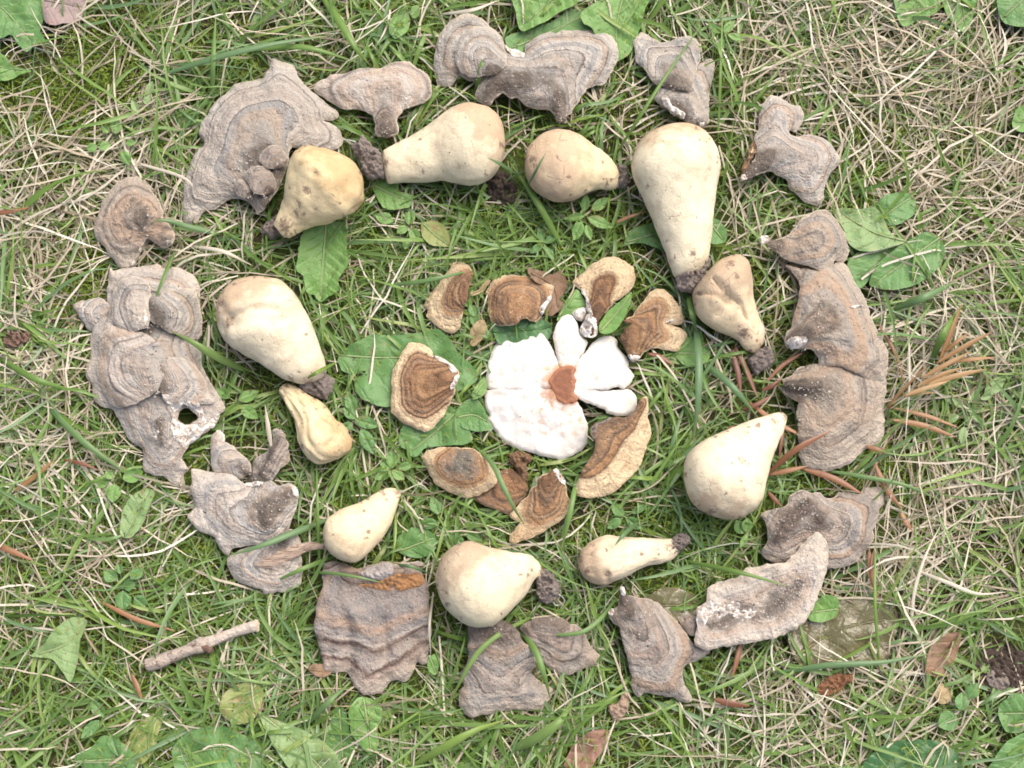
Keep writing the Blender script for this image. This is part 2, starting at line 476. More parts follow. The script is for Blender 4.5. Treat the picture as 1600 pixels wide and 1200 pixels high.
def build_ground():
    xs, ys = axis(.006, .6, 90), axis(.006, .5, 90)
    X, Y = np.meshgrid(xs, ys)
    Z = .0022 * fbm(X * 45, Y * 45, 0, 3, 4)
    n, m = X.shape
    idx = np.arange(n * m).reshape(n, m)
    F = np.stack([idx[:-1, :-1], idx[:-1, 1:], idx[1:, 1:], idx[1:, :-1]], -1).reshape(-1, 4)
    g = G('lawn_soil')
    c = g.mix(g.noise(240, 5, .7), (.040, .034, .018), (.09, .075, .042))
    c = g.mix(g.math('MULTIPLY', g.step(g.noise(28, 4, .6, 3), .34, .56), .85), c, (.075, .115, .02))
    c = g.mix(g.math('MULTIPLY', g.step(g.noise(330, 4, .7, 6), .56, .7), .5), c, (.16, .125, .07))
    g.bump(g.noise(300, 5, .7), .004)
    o = mesh_obj('ground', np.stack([X, Y, Z], -1).reshape(-1, 3), F, g.done(c, .95))
    tag(o, 'dark soil under the short lawn of straw, moss and green blades', 'ground', None, 'structure')
build_ground()

# ------------------------------------------------------------------ sheet-like bodies traced as outlines
def slab(name, outline, z_top_fn, thick_fn, mat, parent=None, origin=(0, 0, 0), step=2.6, jit=0.0, seed=0, holes=(), zplane=.012, attrs_fn=None, tension=.5):
    loop = smooth_loop(outline, step, jit, seed, tension)
    V, F = triangulate(loop, step, holes, seed)
    dm_all = segdist(V, loop, np.roll(loop, -1, 0))
    for h in holes:
        dm_all = np.minimum(dm_all, segdist(V, h, np.roll(h, -1, 0)))
    W = at(V, zplane)
    zt, info = z_top_fn(V, dm_all, loop, F) if z_top_fn.__code__.co_argcount == 4 else z_top_fn(V, dm_all, loop)
    zb = np.maximum(zt - thick_fn(V, dm_all, info), .002)
    n = len(V)
    e = np.sort(np.concatenate([F[:, [0, 1]], F[:, [1, 2]], F[:, [2, 0]]]), 1)
    de = np.concatenate([F[:, [0, 1]], F[:, [1, 2]], F[:, [2, 0]]])
    key = e[:, 0] * n + e[:, 1]
    u, inv, cnt = np.unique(key, return_inverse=True, return_counts=True)
    B = de[cnt[inv] == 1]
    b = len(B)
    top = np.c_[W, zt]; bot = np.c_[W, zb]
    side = np.concatenate([top[B[:, 0]], top[B[:, 1]], bot[B[:, 1]], bot[B[:, 0]]])
    VV = np.concatenate([top, bot, side])
    i = np.arange(b) + 2 * n
    S = np.stack([i + b, i, i + 3 * b, i + 2 * b], 1)
    T = np.concatenate([F, F[:, ::-1] + n, S[:, [0, 1, 2]], S[:, [0, 2, 3]]])
    at_ = attrs_fn(V, dm_all, info) if attrs_fn else {}
    full = {}
    for k, a in at_.items():
        full[k] = np.concatenate([a, a, a[B[:, 0]], a[B[:, 1]], a[B[:, 1]], a[B[:, 0]]])
    und = np.concatenate([np.zeros(n), np.ones(n), np.full(4 * b, .6)])
    full['under'] = und
    o = mesh_obj(name, VV, T, mat, origin, parent, full)
    return o, V, zt

def cap(name, outline, roots, mat, parent=None, origin=(0, 0, 0), z0=ZBASE, H=.007, th=.0035, curl=.002, waves=5, wav=.0010, nb=7, ridge=.0009,
        rough=.0016, seed=0, holes=(), valleys=(), step=2.6, jit=2.2, tilt=(0, 0), hump=1.2, mfloor=10, smooth=90, med=.62, droop=.0035, sides=(), on=None, roll=.0022):
    ctr = np.mean(outline, 0)
    def top(V, dm, loop, F):
        A, B = loop, np.roll(loop, -1, 0)
        mid = (A + B) / 2
        dr = np.min([linedist(V, r) for r in roots], 0)
        drm = np.min([linedist(mid, r) for r in roots], 0)
        keep = drm > mfloor
        for sd in sides:
            keep &= linedist(mid, sd) > 9
        d_m = segdist(V, A[keep], B[keep]) if keep.any() else dm
        t = dr / (dr + d_m + 1e-3)
        t0 = np.clip(t, 0, 1)
        pin = dr < 3.5
        E = np.concatenate([F[:, [0, 1]], F[:, [1, 2]], F[:, [2, 0]]])
        I, J = np.r_[E[:, 0], E[:, 1]], np.r_[E[:, 1], E[:, 0]]
        deg = np.bincount(I, minlength=len(V)) + 1e-9
        t = t0.copy()
        for _ in range(smooth):
            t = .35 * t + .65 * np.bincount(I, weights=t[J], minlength=len(V)) / deg
            t[pin] = np.minimum(t[pin], t0[pin])
        t = np.clip((t - t.min()) / (np.quantile(t, .985) - t.min() + 1e-6), 0, 1)
        t = .82 * t + .18 * t0
        md = float(np.clip(np.median(t), .05, .97))
        t = t ** float(np.clip(math.log(med) / math.log(md), .5, 3.2))
        rim = np.clip(1 - d_m / 6.0, 0, 1)
        tn = t + .05 * fbm(V[:, 0] / 35, V[:, 1] / 35, 0, seed, 2)
        fr = (tn * nb) % 1.0
        zb = z0
        if on is not None:              # an upper cap grows on the one below
            zb = np.zeros(len(V))
            for q in range(0, len(V), 400):
                D = (V[q:q + 400, None, 0] - on[0][None, :, 0]) ** 2 + (V[q:q + 400, None, 1] - on[0][None, :, 1]) ** 2
                zb[q:q + 400] = on[1][D.argmin(1)]
            for _ in range(25):
                zb = .4 * zb + .6 * np.bincount(I, weights=zb[J], minlength=len(V)) / deg
            zb = zb - .0015
        z = zb + th + (1.3 if on is None else .6) * H * (1 - t) ** hump + curl * t ** 3 + droop * .6 - droop * t ** 5
        z = z + ridge * .6 * (np.sin(fr * math.pi) ** .6) * np.clip(t * 4, 0, 1)
        r0 = np.asarray(roots[0][0], float)
        if waves:
            a = np.arctan2(V[:, 1] - r0[1], V[:, 0] - r0[0])
            z = z + wav * np.cos(a * waves + seed + 1.5 * vn(V[:, 0] / 60, V[:, 1] / 60, 0, seed + 4)) * t ** 1.5
        z = z + rough * 1.5 * fbm(V[:, 0] / 40, V[:, 1] / 40, 0, seed + 1, 3) + .0008 * fbm(V[:, 0] / 11, V[:, 1] / 11, 0, seed + 2, 3)
        z = z + (V[:, 0] - ctr[0]) * tilt[0] * PX - (V[:, 1] - ctr[1]) * tilt[1] * PX
        for line, w, d in valleys:
            z = z - d * np.exp(-(linedist(V, line) / w) ** 2)
        z = z - .0011 * np.clip(1 - dm / 4.5, 0, 1) ** 2 - roll * np.clip(1 - dm / 24, 0, 1) ** 2 + roll * .35
        z = np.maximum(z, .0045)
        return z, (t, rim)
    def thick(V, dm, t):
        t = t[0]
        return (th * (.45 + .55 * (1 - t))) * (0.35 + .65 * np.clip(dm / 8, 0, 1))
    o, V, zt = slab(name, outline, top, thick, mat, parent, origin, step, jit, seed, holes, z0 + th + H * .3, lambda V, dm, t: {'t': t[0], 'rim': t[1]})
    footprints.append((np.asarray(outline, float), z0 - .0015, 1.0))
    return o, V, zt

def lump(name, outline, mat, parent=None, origin=(0, 0, 0), z0=.004, H=.012, rough=.0035, seed=0, step=2.2, jit=3.0, foot=True, on=None):
    zb0 = z0
    def top(V, dm, loop):
        R = max(dm.max(), 1)
        q = np.clip(dm / R, 0, 1)
        p = np.sqrt(np.clip(1 - (1 - q) ** 2, 0, 1))
        z0 = zb0
        if on is not None:              # follow the surface it grows from
            D = (V[:, None, 0] - on[0][None, :, 0]) ** 2 + (V[:, None, 1] - on[0][None, :, 1]) ** 2
            zz = np.where(D < 20, on[1][None], -1).max(1)
            z0 = np.where(zz > 0, zz - .0012, np.median(zz[zz > 0]) - .002 if (zz > 0).any() else zb0)
        z = z0 + H * (.5 + .5 * p) + rough * p * (fbm(V[:, 0] / 12, V[:, 1] / 12, 0, seed, 3) + .7 * vn(V[:, 0] / 3.6, V[:, 1] / 3.6, 0, seed + 8)) + rough * .25 * vn(V[:, 0] / 1.6, V[:, 1] / 1.6, 0, seed + 9)
        return z, p
    def thick(V, dm, p): return H * p + .0006
    o, V, zt = slab(name, outline, top, thick, mat, parent, origin, step, jit, seed, (), z0 + H * .6, lambda V, dm, p: {'t': p})
    if foot: footprints.append((np.asarray(outline, float), .004, 1.0))
    return o, V, zt

def grains(parent, origin, V, zt, spots, n, seed, size=(.0004, .0011), mat=None, name='sand_grain'):
    """pale grains of sand stuck to the cap, many tiny pieces as one part"""
    r = np.random.default_rng(seed)
    vs, fs = [], []
    oct_ = np.array([(1, 0, 0), (-1, 0, 0), (0, 1, 0), (0, -1, 0), (0, 0, 1), (0, 0, -1)], float)
    of = [(0, 2, 4), (2, 1, 4), (1, 3, 4), (3, 0, 4), (2, 0, 5), (1, 2, 5), (3, 1, 5), (0, 3, 5)]
    for _ in range(n):
        s = spots[r.integers(len(spots))]
        p = np.array(s[:2]) + r.normal(0, s[2] * .55, 2)
        d = (V[:, 0] - p[0]) ** 2 + (V[:, 1] - p[1]) ** 2
        near = np.nonzero(d < 9)[0]
        if not len(near): continue
        k = int(near[zt[near].argmax()])
        a = r.uniform(*size)
        w = at(V[k], zt[k])
        q = oct_ * (a * r.uniform(.6, 1.3, 3)) + r.uniform(-.3, .3, (6, 3)) * a
        b = len(vs)
        vs += [tuple(x) for x in q + np.array([w[0], w[1], zt[k] + a * .2])]
        fs += [tuple(b + i for i in f) for f in of]
    if not vs: return
    o = mesh_obj(name, np.array(vs), np.array(fs), mat or M_GRAIN, origin, parent, None, False)
    o['kind'] = 'stuff'
    return o

def base_of(outline, z=.004):
    c = at(np.mean(outline, 0), z)
    return (float(c[0]), float(c[1]), z)

# ------------------------------------------------------------------ grey bracket fungi of the outer ring
GRP_G = 'grey banded bracket fungi of the outer ring'
GRP_B = 'small brown banded brackets round the white cap'
GRP_P = 'pear-shaped puffballs of the middle ring'

def bracket(label, outline, roots, pal, seed, group=GRP_G, extra=(), flesh=(), sand=None, nsand=60, matkw=None, fine_step=None, **kw):
    o0 = base_of(outline)
    t = thing('bracket_fungus', label, 'mushroom', group, o0)
    mk = dict(matkw or {})
    mat = bracket_mat('bracket_zones', pal, seed, **mk)
    c, V, zt = cap('cap', outline, roots, mat, t, o0, seed=seed, **kw)
    top_cap = c
    z0 = kw.get('z0', ZBASE)
    AV, AZ = [V], [zt]
    for i, e in enumerate(extra):
        m2 = bracket_mat('bracket_zones', e.get('pal', pal), seed + 31 * (i + 1), **e.get('matkw', mk))
        k2 = {k: v for k, v in e.items() if k not in ('pal', 'matkw', 'o', 'r')}
        if e.get('z0', z0 + .004) > z0 + .003: k2['on'] = (V, zt); k2.setdefault('roll', .001)
        k2.setdefault('z0', z0 + .004); k2.setdefault('H', .004); k2.setdefault('seed', seed + 7 * (i + 1))
        _, v2, z2 = cap('cap', e['o'], e['r'], m2, t, o0, **k2)
        AV.append(v2); AZ.append(z2)
    V, zt = np.concatenate(AV), np.concatenate(AZ)
    for i, f in enumerate(flesh):
        fo, zf = f[0], f[1]
        hh = f[2] if len(f) > 2 else .004
        m = f[3] if len(f) > 3 else M_FLESH
        lump('torn_edge', fo, m, top_cap, o0, zf, hh * .42, .0020, seed + i, 1.5, 3.0, False, (V, zt))
    if sand:
        grains(top_cap, o0, V, zt, sand, int(nsand * .7), seed, (.00025, .0008))
    return t, V, zt

c = lambda pts: tr(670, 10, 5, pts)
bracket('large two-lobed grey bracket at the top, in front of two big green leaves',
    c([(35,390),(50,300),(85,200),(150,110),(215,65),(290,42),(370,55),(430,95),(470,145),(525,185),(570,240),(610,320),(680,350),(750,378),(755,300),(800,260),(850,215),(910,180),(950,165),(990,185),(1040,158),(1130,160),(1230,150),(1330,160),(1410,180),(1445,225),(1480,275),(1505,340),(1490,400),(1440,490),(1390,570),(1370,605),(1305,615),(1240,640),(1210,690),(1160,770),(1110,850),(1075,880),(1070,930),(1000,930),(980,880),(950,840),(880,815),(800,800),(740,780),(690,735),(640,740),(580,705),(540,730),(480,790),(430,775),(375,740),(365,690),(395,620),(385,595),(310,580),(260,555),(230,540),(200,580),(160,610),(100,608),(60,590),(45,510),(35,450)]),
    [c([(1030,900),(1010,740)]), c([(760,640),(560,640),(470,700)])], GREY, 3, H=.010, waves=4, wav=.0012, hump=1.0,
    extra=[dict(o=c([(205,420),(215,350),(250,280),(300,210),(345,168),(420,172),(500,190),(555,245),(590,320),(610,400),(600,500),(500,570),(400,570),(320,560),(250,525),(215,470)]), r=[c([(560,560),(480,560)])], z0=ZBASE+.006, H=.003)],
    flesh=[(c([(600,310),(690,345),(752,378),(735,425),(660,400),(610,360)]), .0125, .002)],
    sand=[(*c([(1020,900)])[0], 5), (*c([(460,710)])[0], 10), (*c([(820,530)])[0], 14), (*c([(1020,720)])[0], 16), (*c([(340,585)])[0], 8)], nsand=70)

c = lambda pts: tr(970, 30, 4, pts)
bracket('grey bracket with squared upper cap and white torn edge, touching the longest puffball',
    c([(490,265),(540,235),(585,240),(590,290),(575,380),(560,450),(552,540),(545,640),(520,680),(490,690),(470,680),(400,655),(370,640),(300,585),(240,540),(210,500),(230,460),(245,420),(330,330),(420,260)]),
    [c([(400,620),(300,540)]), c([(500,670)])], GREY, 5, H=.007,
    extra=[dict(o=c([(80,130),(95,95),(130,65),(170,80),(200,110),(260,125),(310,115),(370,95),(430,85),(470,105),(500,150),(500,230),(485,280),(465,330),(450,400),(430,460),(330,440),(245,415),(200,385),(160,330),(130,280),(100,250),(90,190)]), r=[c([(380,430),(300,420)])], z0=ZBASE+.005, H=.004)],
    flesh=[(c([(245,500),(290,515),(310,555),(350,590),(395,620),(385,650),(345,630),(290,585),(255,545)]), .010, .006), (c([(480,680),(510,670),(515,690),(495,698)]), .009, .004)],
    sand=[(*c([(330,470)])[0], 12), (*c([(480,640)])[0], 8)], nsand=30)
bracket('pale grey Y-shaped bracket with a notch, alone at the upper right',
    c([(945,465),(1000,475),(1060,520),(1120,535),(1148,580),(1150,620),(1120,670),(1095,705),(1060,690),(1055,715),(1110,735),(1170,715),(1240,735),(1290,755),(1340,800),(1380,850),(1380,885),(1330,935),(1300,1000),(1280,1060),(1265,1140),(1215,1155),(1150,1130),(1110,1095),(1060,1060),(1045,1010),(1000,985),(930,965),(880,975),(820,1005),(770,1030),(735,1020),(745,970),(795,920),(830,880),(835,800),(835,740),(860,690),(865,620),(880,550),(910,495)]),
    [c([(760,1005),(880,900)])], PINK, 8, H=.008, nb=9, matkw=dict(fine=30, grime=.4),
    flesh=[(c([(728,970),(765,900),(795,800),(825,797),(822,870),(780,950),(742,1005)]), .006, .006, bracket_mat('torn_tan_edge', BROWN, 77)), (c([(735,1000),(760,1000),(775,1028),(740,1034)]), .010, .005)], sand=[(*c([(800,980)])[0], 8)], nsand=12)

c = lambda pts: tr(1170, 310, 5, pts)
bracket('longest grey bracket of three joined lobes, down the right side of the ring',
    c([(300,510),(420,540),(560,570),(690,500),(750,490),(800,530),(830,620),(880,700),(930,780),(960,850),(960,900),(1000,980),(1030,1060),(1080,1150),(1100,1200),(1108,1300),(1090,1390),(1065,1430),(950,1420),(850,1375),(780,1345),(680,1312),(560,1303),(545,1240),(480,1190),(410,1180),(320,1190),(270,1160),(280,1060),(320,1010),(350,900),(380,800),(395,680),(390,630),(340,560)]),
    [c([(330,1130),(430,1050)])], WARM, 12, z0=ZBASE+.004, H=.013, waves=5, wav=.0016, hump=1.0, nb=8, smooth=60, ridge=.0012,
    sides=[c([(395,640),(380,800),(350,900)]), c([(300,510),(560,570),(690,500)]), c([(560,1303),(780,1345),(950,1420)])],
    matkw=dict(grime=.75, sand=.8, blotch=.5, fine=16, bands=[(0, 'root'), (.12, 'root'), (.2, 'grey'), (.26, 'dark'), (.3, 'tan'), (.34, 'root'), (.40, 'grey'), (.5, 'blue'), (.55, 'tan'), (.70, 'tan'), (.74, 'pale'), (.79, 'blue'), (.83, 'pale'), (.85, 'dark'), (.87, 'pink'), (.95, 'pale'), (1, 'edge')]),
    extra=[dict(o=c([(140,345),(240,300),(320,270),(370,210),(420,140),(520,90),(610,65),(670,110),(720,190),(770,270),(800,340),(808,400),(790,450),(740,495),(690,470),(650,530),(560,560),(420,510),(300,470),(200,410)]), r=[c([(150,350),(230,370)])], z0=ZBASE+.009, H=.008, nb=6, smooth=60, matkw=dict(grime=.5, fine=16, bands=[(0, 'root'), (.15, 'root'), (.25, 'tan'), (.38, 'grey'), (.42, 'dark'), (.45, 'grey'), (.6, 'tan'), (.7, 'blue'), (.78, 'blue'), (.8, 'dark'), (.82, 'pale'), (.93, 'grey'), (1, 'edge')])),
           dict(o=c([(255,1490),(270,1420),(330,1380),(390,1330),(470,1300),(560,1280),(700,1285),(850,1340),(1000,1390),(1080,1400),(1090,1490),(1080,1560),(1070,1680),(1080,1790),(1060,1870),(1000,1930),(900,1970),(840,2040),(780,2080),(680,2110),(570,2140),(480,2125),(430,2080),(400,2010),(410,1940),(380,1870),(385,1760),(370,1680),(385,1600),(350,1580),(290,1540)]), r=[c([(290,1475),(430,1490)])], z0=ZBASE, H=.012, nb=10, smooth=60, waves=6, wav=.0014, ridge=.0012, sides=[c([(400,2010),(380,1870),(385,1760),(370,1680),(385,1600)]), c([(470,1300),(700,1285),(1000,1390)])],
                matkw=dict(grime=.9, sand=.9, blotch=.4, fine=24, bands=[(0, 'root'), (.3, 'root'), (.42, 'grey'), (.5, 'tan'), (.58, 'pale'), (.64, 'grey'), (.66, 'dark'), (.68, 'grey'), (.73, 'dark'), (.75, 'pale'), (.8, 'grey'), (.84, 'pale'), (.88, 'grey'), (.92, 'pale'), (1, 'edge')]))],
    flesh=[(c([(58,330),(85,308),(125,318),(140,345),(125,370),(85,372)]), .010, .006), (c([(270,1150),(290,1120),(400,1110),(430,1150),(380,1180),(320,1190)]), .016, .005), (c([(765,865),(860,835),(950,840),(950,858),(860,856),(780,875)]), .014, .0015)],
    sand=[(*c([(370,1120)])[0], 14), (*c([(560,1440)])[0], 30), (*c([(440,1460)])[0], 20), (*c([(520,900)])[0], 28), (*c([(430,1740)])[0], 18), (*c([(240,440)])[0], 14), (*c([(600,1550)])[0], 20), (*c([(600,1190)])[0], 12)], nsand=260)

c = lambda pts: tr(1070, 740, 4, pts)
bracket('sandy grey-brown bracket with wavy rim, half covered by the upturned bracket',
    c([(470,260),(540,225),(610,215),(640,190),(650,140),(720,105),(780,120),(840,115),(880,150),(930,150),(970,115),(1030,115),(1100,125),(1130,90),(1225,85),(1245,120),(1250,180),(1220,220),(1215,280),(1180,350),(1185,400),(1160,450),(1110,510),(1060,560),(980,590),(900,590),(860,560),(760,500),(640,555),(560,555),(490,520),(485,470),(510,430),(515,370),(500,300)]),
    [c([(560,420),(620,300),(760,180)]), c([(830,290)])], DUSK, 21, H=.006, rough=.003, waves=7, wav=.001, matkw=dict(grime=.85, sand=.8),
    sand=[(*c([(580,300)])[0], 16), (*c([(760,280)])[0], 24), (*c([(1000,340)])[0], 16), (*c([(720,160)])[0], 10)], nsand=90)
bracket('upturned pale bracket with ragged cream underside, lying over the sandy grey-brown one',
    c([(70,905),(80,840),(130,790),(140,720),(200,680),(320,650),(380,595),(450,585),(500,570),(620,560),(680,510),(730,450),(770,400),(830,365),(870,400),(890,470),(890,570),(875,650),(840,740),(790,840),(740,920),(690,970),(600,1010),(480,1045),(350,1070),(220,1080),(150,1105),(90,1090),(55,1050),(70,980)]),
    [c([(500,880),(600,800),(700,720)]), c([(160,960),(300,900)])], PINK, 25, z0=.015, H=-.004, curl=.004, th=.005, rough=.0025, jit=3, tilt=(.03, -.05),
    matkw=dict(grime=.8, sand=.9, fine=12, bands=[(0, 'root'), (.1, 'grey'), (.25, 'pale'), (.4, 'tan'), (.55, 'pink'), (.7, 'pale'), (.85, 'edge'), (.93, 'edge'), (1, 'grey')]),
    flesh=[(c([(150,800),(230,785),(330,810),(350,850),(430,845),(450,870),(400,905),(320,895),(230,900),(150,900),(135,850)]), .0185, .0025),
           (c([(75,900),(100,840),(140,820),(150,870),(110,970),(85,980)]), .0185, .003)],
    sand=[(*c([(690,690)])[0], 12), (*c([(600,800)])[0], 26), (*c([(540,930)])[0], 22), (*c([(430,860)])[0], 16), (*c([(680,770)])[0], 18)], nsand=170)

c = lambda pts: tr(680, 900, 3.636, pts)
bracket('brownish grey bracket with pointed tips, left of the upturned pale bracket',
    c([(1040,95),(1050,65),(1065,70),(1072,105),(1120,115),(1200,130),(1270,155),(1310,195),(1350,235),(1400,290),(1450,360),(1475,392),(1540,405),(1575,400),(1560,440),(1500,480),(1420,510),(1405,560),(1420,620),(1460,680),(1460,715),(1420,722),(1340,690),(1260,680),(1190,665),(1165,690),(1130,670),(1115,620),(1120,570),(1100,520),(1075,430),(1055,340),(1040,290),(1000,260),(985,210),(1000,185),(1035,170)]),
    [c([(1055,110),(1090,190)])], DUSK, 33, H=.010, hump=.8, nb=8, sides=[c([(1040,290),(1055,340),(1075,430),(1100,520),(1120,570)])], matkw=dict(grime=.6, fine=18),
    extra=[dict(o=c([(1385,250),(1405,215),(1450,220),(1490,240),(1490,330),(1450,340),(1410,300)]), r=[c([(1480,300)])], z0=ZBASE, H=.003, pal=DUSK)],
    flesh=[(c([(1042,100),(1050,62),(1066,68),(1070,108)]), .013, .004), (c([(985,210),(1000,183),(1010,200),(998,222)]), .012, .004)], sand=[(*c([(1200,200)])[0], 20), (*c([(1120,330)])[0], 12)], nsand=26)
bracket('waisted grey bracket under the round puffball at the bottom',
    c([(185,290),(190,250),(260,235),(340,240),(390,250),(430,270),(470,310),(500,370),(560,420),(580,490),(550,550),(580,590),(620,620),(670,640),(670,660),(640,720),(600,765),(530,770),(440,765),(350,775),(270,790),(220,805),(180,795),(140,740),(140,660),(165,620),(140,580),(150,540),(185,490),(190,400),(190,330)]),
    [c([(200,270),(330,260),(430,280)])], DUSK, 37, H=.009, nb=6, ridge=.0012, waves=5, wav=.0012, smooth=40, sides=[c([(185,290),(190,400),(185,490),(150,540)]), c([(470,310),(500,370),(560,420),(580,490),(550,550)])], matkw=dict(fine=16, grime=.35),
    sand=[(*c([(330,320)])[0], 12), (*c([(170,590)])[0], 6)], nsand=18)
bracket('small grey-brown bracket with a pinkish band, right of the waisted bracket',
    c([(480,290),(540,250),(600,235),(700,232),(740,260),(800,280),(850,320),(880,390),(920,430),(940,470),(920,510),(860,520),(800,550),(740,568),(680,550),(630,510),(600,480),(580,420),(540,370),(500,330)]),
    [c([(560,270),(640,255),(740,275)])], DUSK, 41, H=.006, nb=5, ridge=.0009,
    matkw=dict(fine=14, bands=[(0, 'root'), (.15, 'grey'), (.28, 'grey'), (.34, 'pink'), (.5, 'pink'), (.54, 'dark'), (.58, 'pale'), (.7, 'grey'), (.74, 'dark'), (.78, 'grey'), (.9, 'pale'), (1, 'edge')]))

c = lambda pts: tr(480, 860, 5, pts)
bracket('thick ribbed brown-grey bracket with scalloped lower rim and orange-brown torn top',
    c([(130,110),(200,85),(300,110),(400,140),(480,120),(580,90),(640,95),(700,105),(800,88),(890,85),(910,110),(890,150),(915,200),(940,260),(960,350),(955,450),(965,550),(970,650),(950,760),(925,880),(890,895),(855,880),(820,960),(760,1030),(700,1020),(640,1040),(600,1100),(500,1135),(430,1130),(380,1080),(330,1010),(290,960),(200,960),(130,940),(100,780),(75,700),(60,600),(75,480),(95,370),(130,250),(120,190)]),
    [c([(300,160),(520,190),(760,165)])], RIB, 44, H=.012, nb=13, ridge=.0009, hump=.9, rough=.002, smooth=30, sides=[c([(130,110),(120,190),(130,250),(95,370),(75,480),(60,600),(75,700),(100,780),(130,900)]), c([(910,110),(940,260),(960,350),(955,450),(965,550),(970,650),(950,760)])],
    valleys=[(c([(330,980),(340,800),(320,560)]), 9, .003), (c([(620,1080),(620,850),(600,560)]), 9, .0035), (c([(840,900),(850,700)]), 8, .0025), (c([(180,940),(190,700)]), 8, .002)],
    matkw=dict(fine=22, lines=1.3, grime=.25, soft=-.3, blotch=.3, bands=[(0, 'root'), (.08, 'grey'), (.16, 'tan'), (.3, 'tan'), (.37, 'grey'), (.41, 'dark'), (.44, 'grey'), (.52, 'blue'), (.58, 'tan'), (.66, 'blue'), (.71, 'pale'), (.75, 'dark'), (.79, 'grey'), (.86, 'pale'), (.89, 'dark'), (.92, 'pink'), (1, 'edge')]),
    flesh=[(c([(400,250),(500,265),(620,220),(720,185),(900,190),(915,250),(840,290),(700,320),(560,310),(450,290)]), .0195, .0035, None)] and
          [(c([(400,250),(500,265),(620,220),(720,185),(900,190),(915,250),(840,290),(700,320),(560,310),(450,290)]), .0225, .0045, soil_mat('rusty_flesh', (.30, .15, .065), (.45, .25, .12), .05)),
           (c([(410,180),(480,135),(600,100),(660,110),(670,180),(600,230),(500,230)]), .0235, .0045, soil_mat('grey_crust', (.28, .25, .23), (.46, .42, .39), .1))],
    sand=[(*c([(480,540)])[0], 10), (*c([(170,250)])[0], 8)], nsand=14)

c = lambda pts: tr(280, 640, 4, pts)
bracket('pale pinkish bracket with jagged spikes, holding a splinter of wood',
    c([(70,370),(120,372),(230,395),(330,400),(380,440),(440,470),(530,460),(580,450),(630,480),(690,460),(740,490),(750,560),(730,620),(710,680),(690,740),(650,780),(610,830),(560,860),(500,845),(430,850),(330,870),(300,910),(250,870),(210,790),(130,765),(80,720),(42,660),(90,600),(80,540),(62,490),(75,450)]),
    [c([(700,520),(580,620),(560,700)]), c([(520,470)])], PINK, 52, z0=ZBASE+.004, H=.008, rough=.0025, matkw=dict(grime=.85, sand=.8, fine=10, blotch=.5),
    extra=[dict(o=c([(300,920),(420,860),(520,830),(600,790),(700,750),(750,800),(770,950),(760,1075),(735,1110),(640,1140),(540,1150),(510,1120),(430,1100),(350,1070),(310,1020),(295,960)]), r=[c([(660,800)])], z0=ZBASE, H=.005),
           dict(o=c([(190,220),(200,160),(235,130),(270,160),(280,200),(340,230),(390,280),(440,330),(450,400),(380,430),(330,410),(220,390),(200,310)]), r=[c([(440,420)])], z0=ZBASE+.002, H=.006),
           dict(o=c([(470,310),(540,270),(590,210),(580,130),(610,110),(660,150),(680,210),(690,300),(670,350),(640,370),(610,410),(560,460),(480,490),(400,460),(440,380)]), r=[c([(520,400),(640,180)])], z0=ZBASE+.002, H=.006, pal=DUSK, rough=.004)],
    flesh=[(c([(410,460),(450,450),(530,455),(525,475),(470,482),(420,478)]), .016, .003), (c([(700,475),(730,480),(748,515),(745,555),(725,530)]), .016, .004), (c([(235,128),(272,155),(280,200),(262,195),(240,160)]), .0125, .003)],
    sand=[(*c([(560,560)])[0], 22), (*c([(540,760)])[0], 18), (*c([(480,400)])[0], 18), (*c([(640,560)])[0], 20), (*c([(400,500)])[0], 18)], nsand=150)

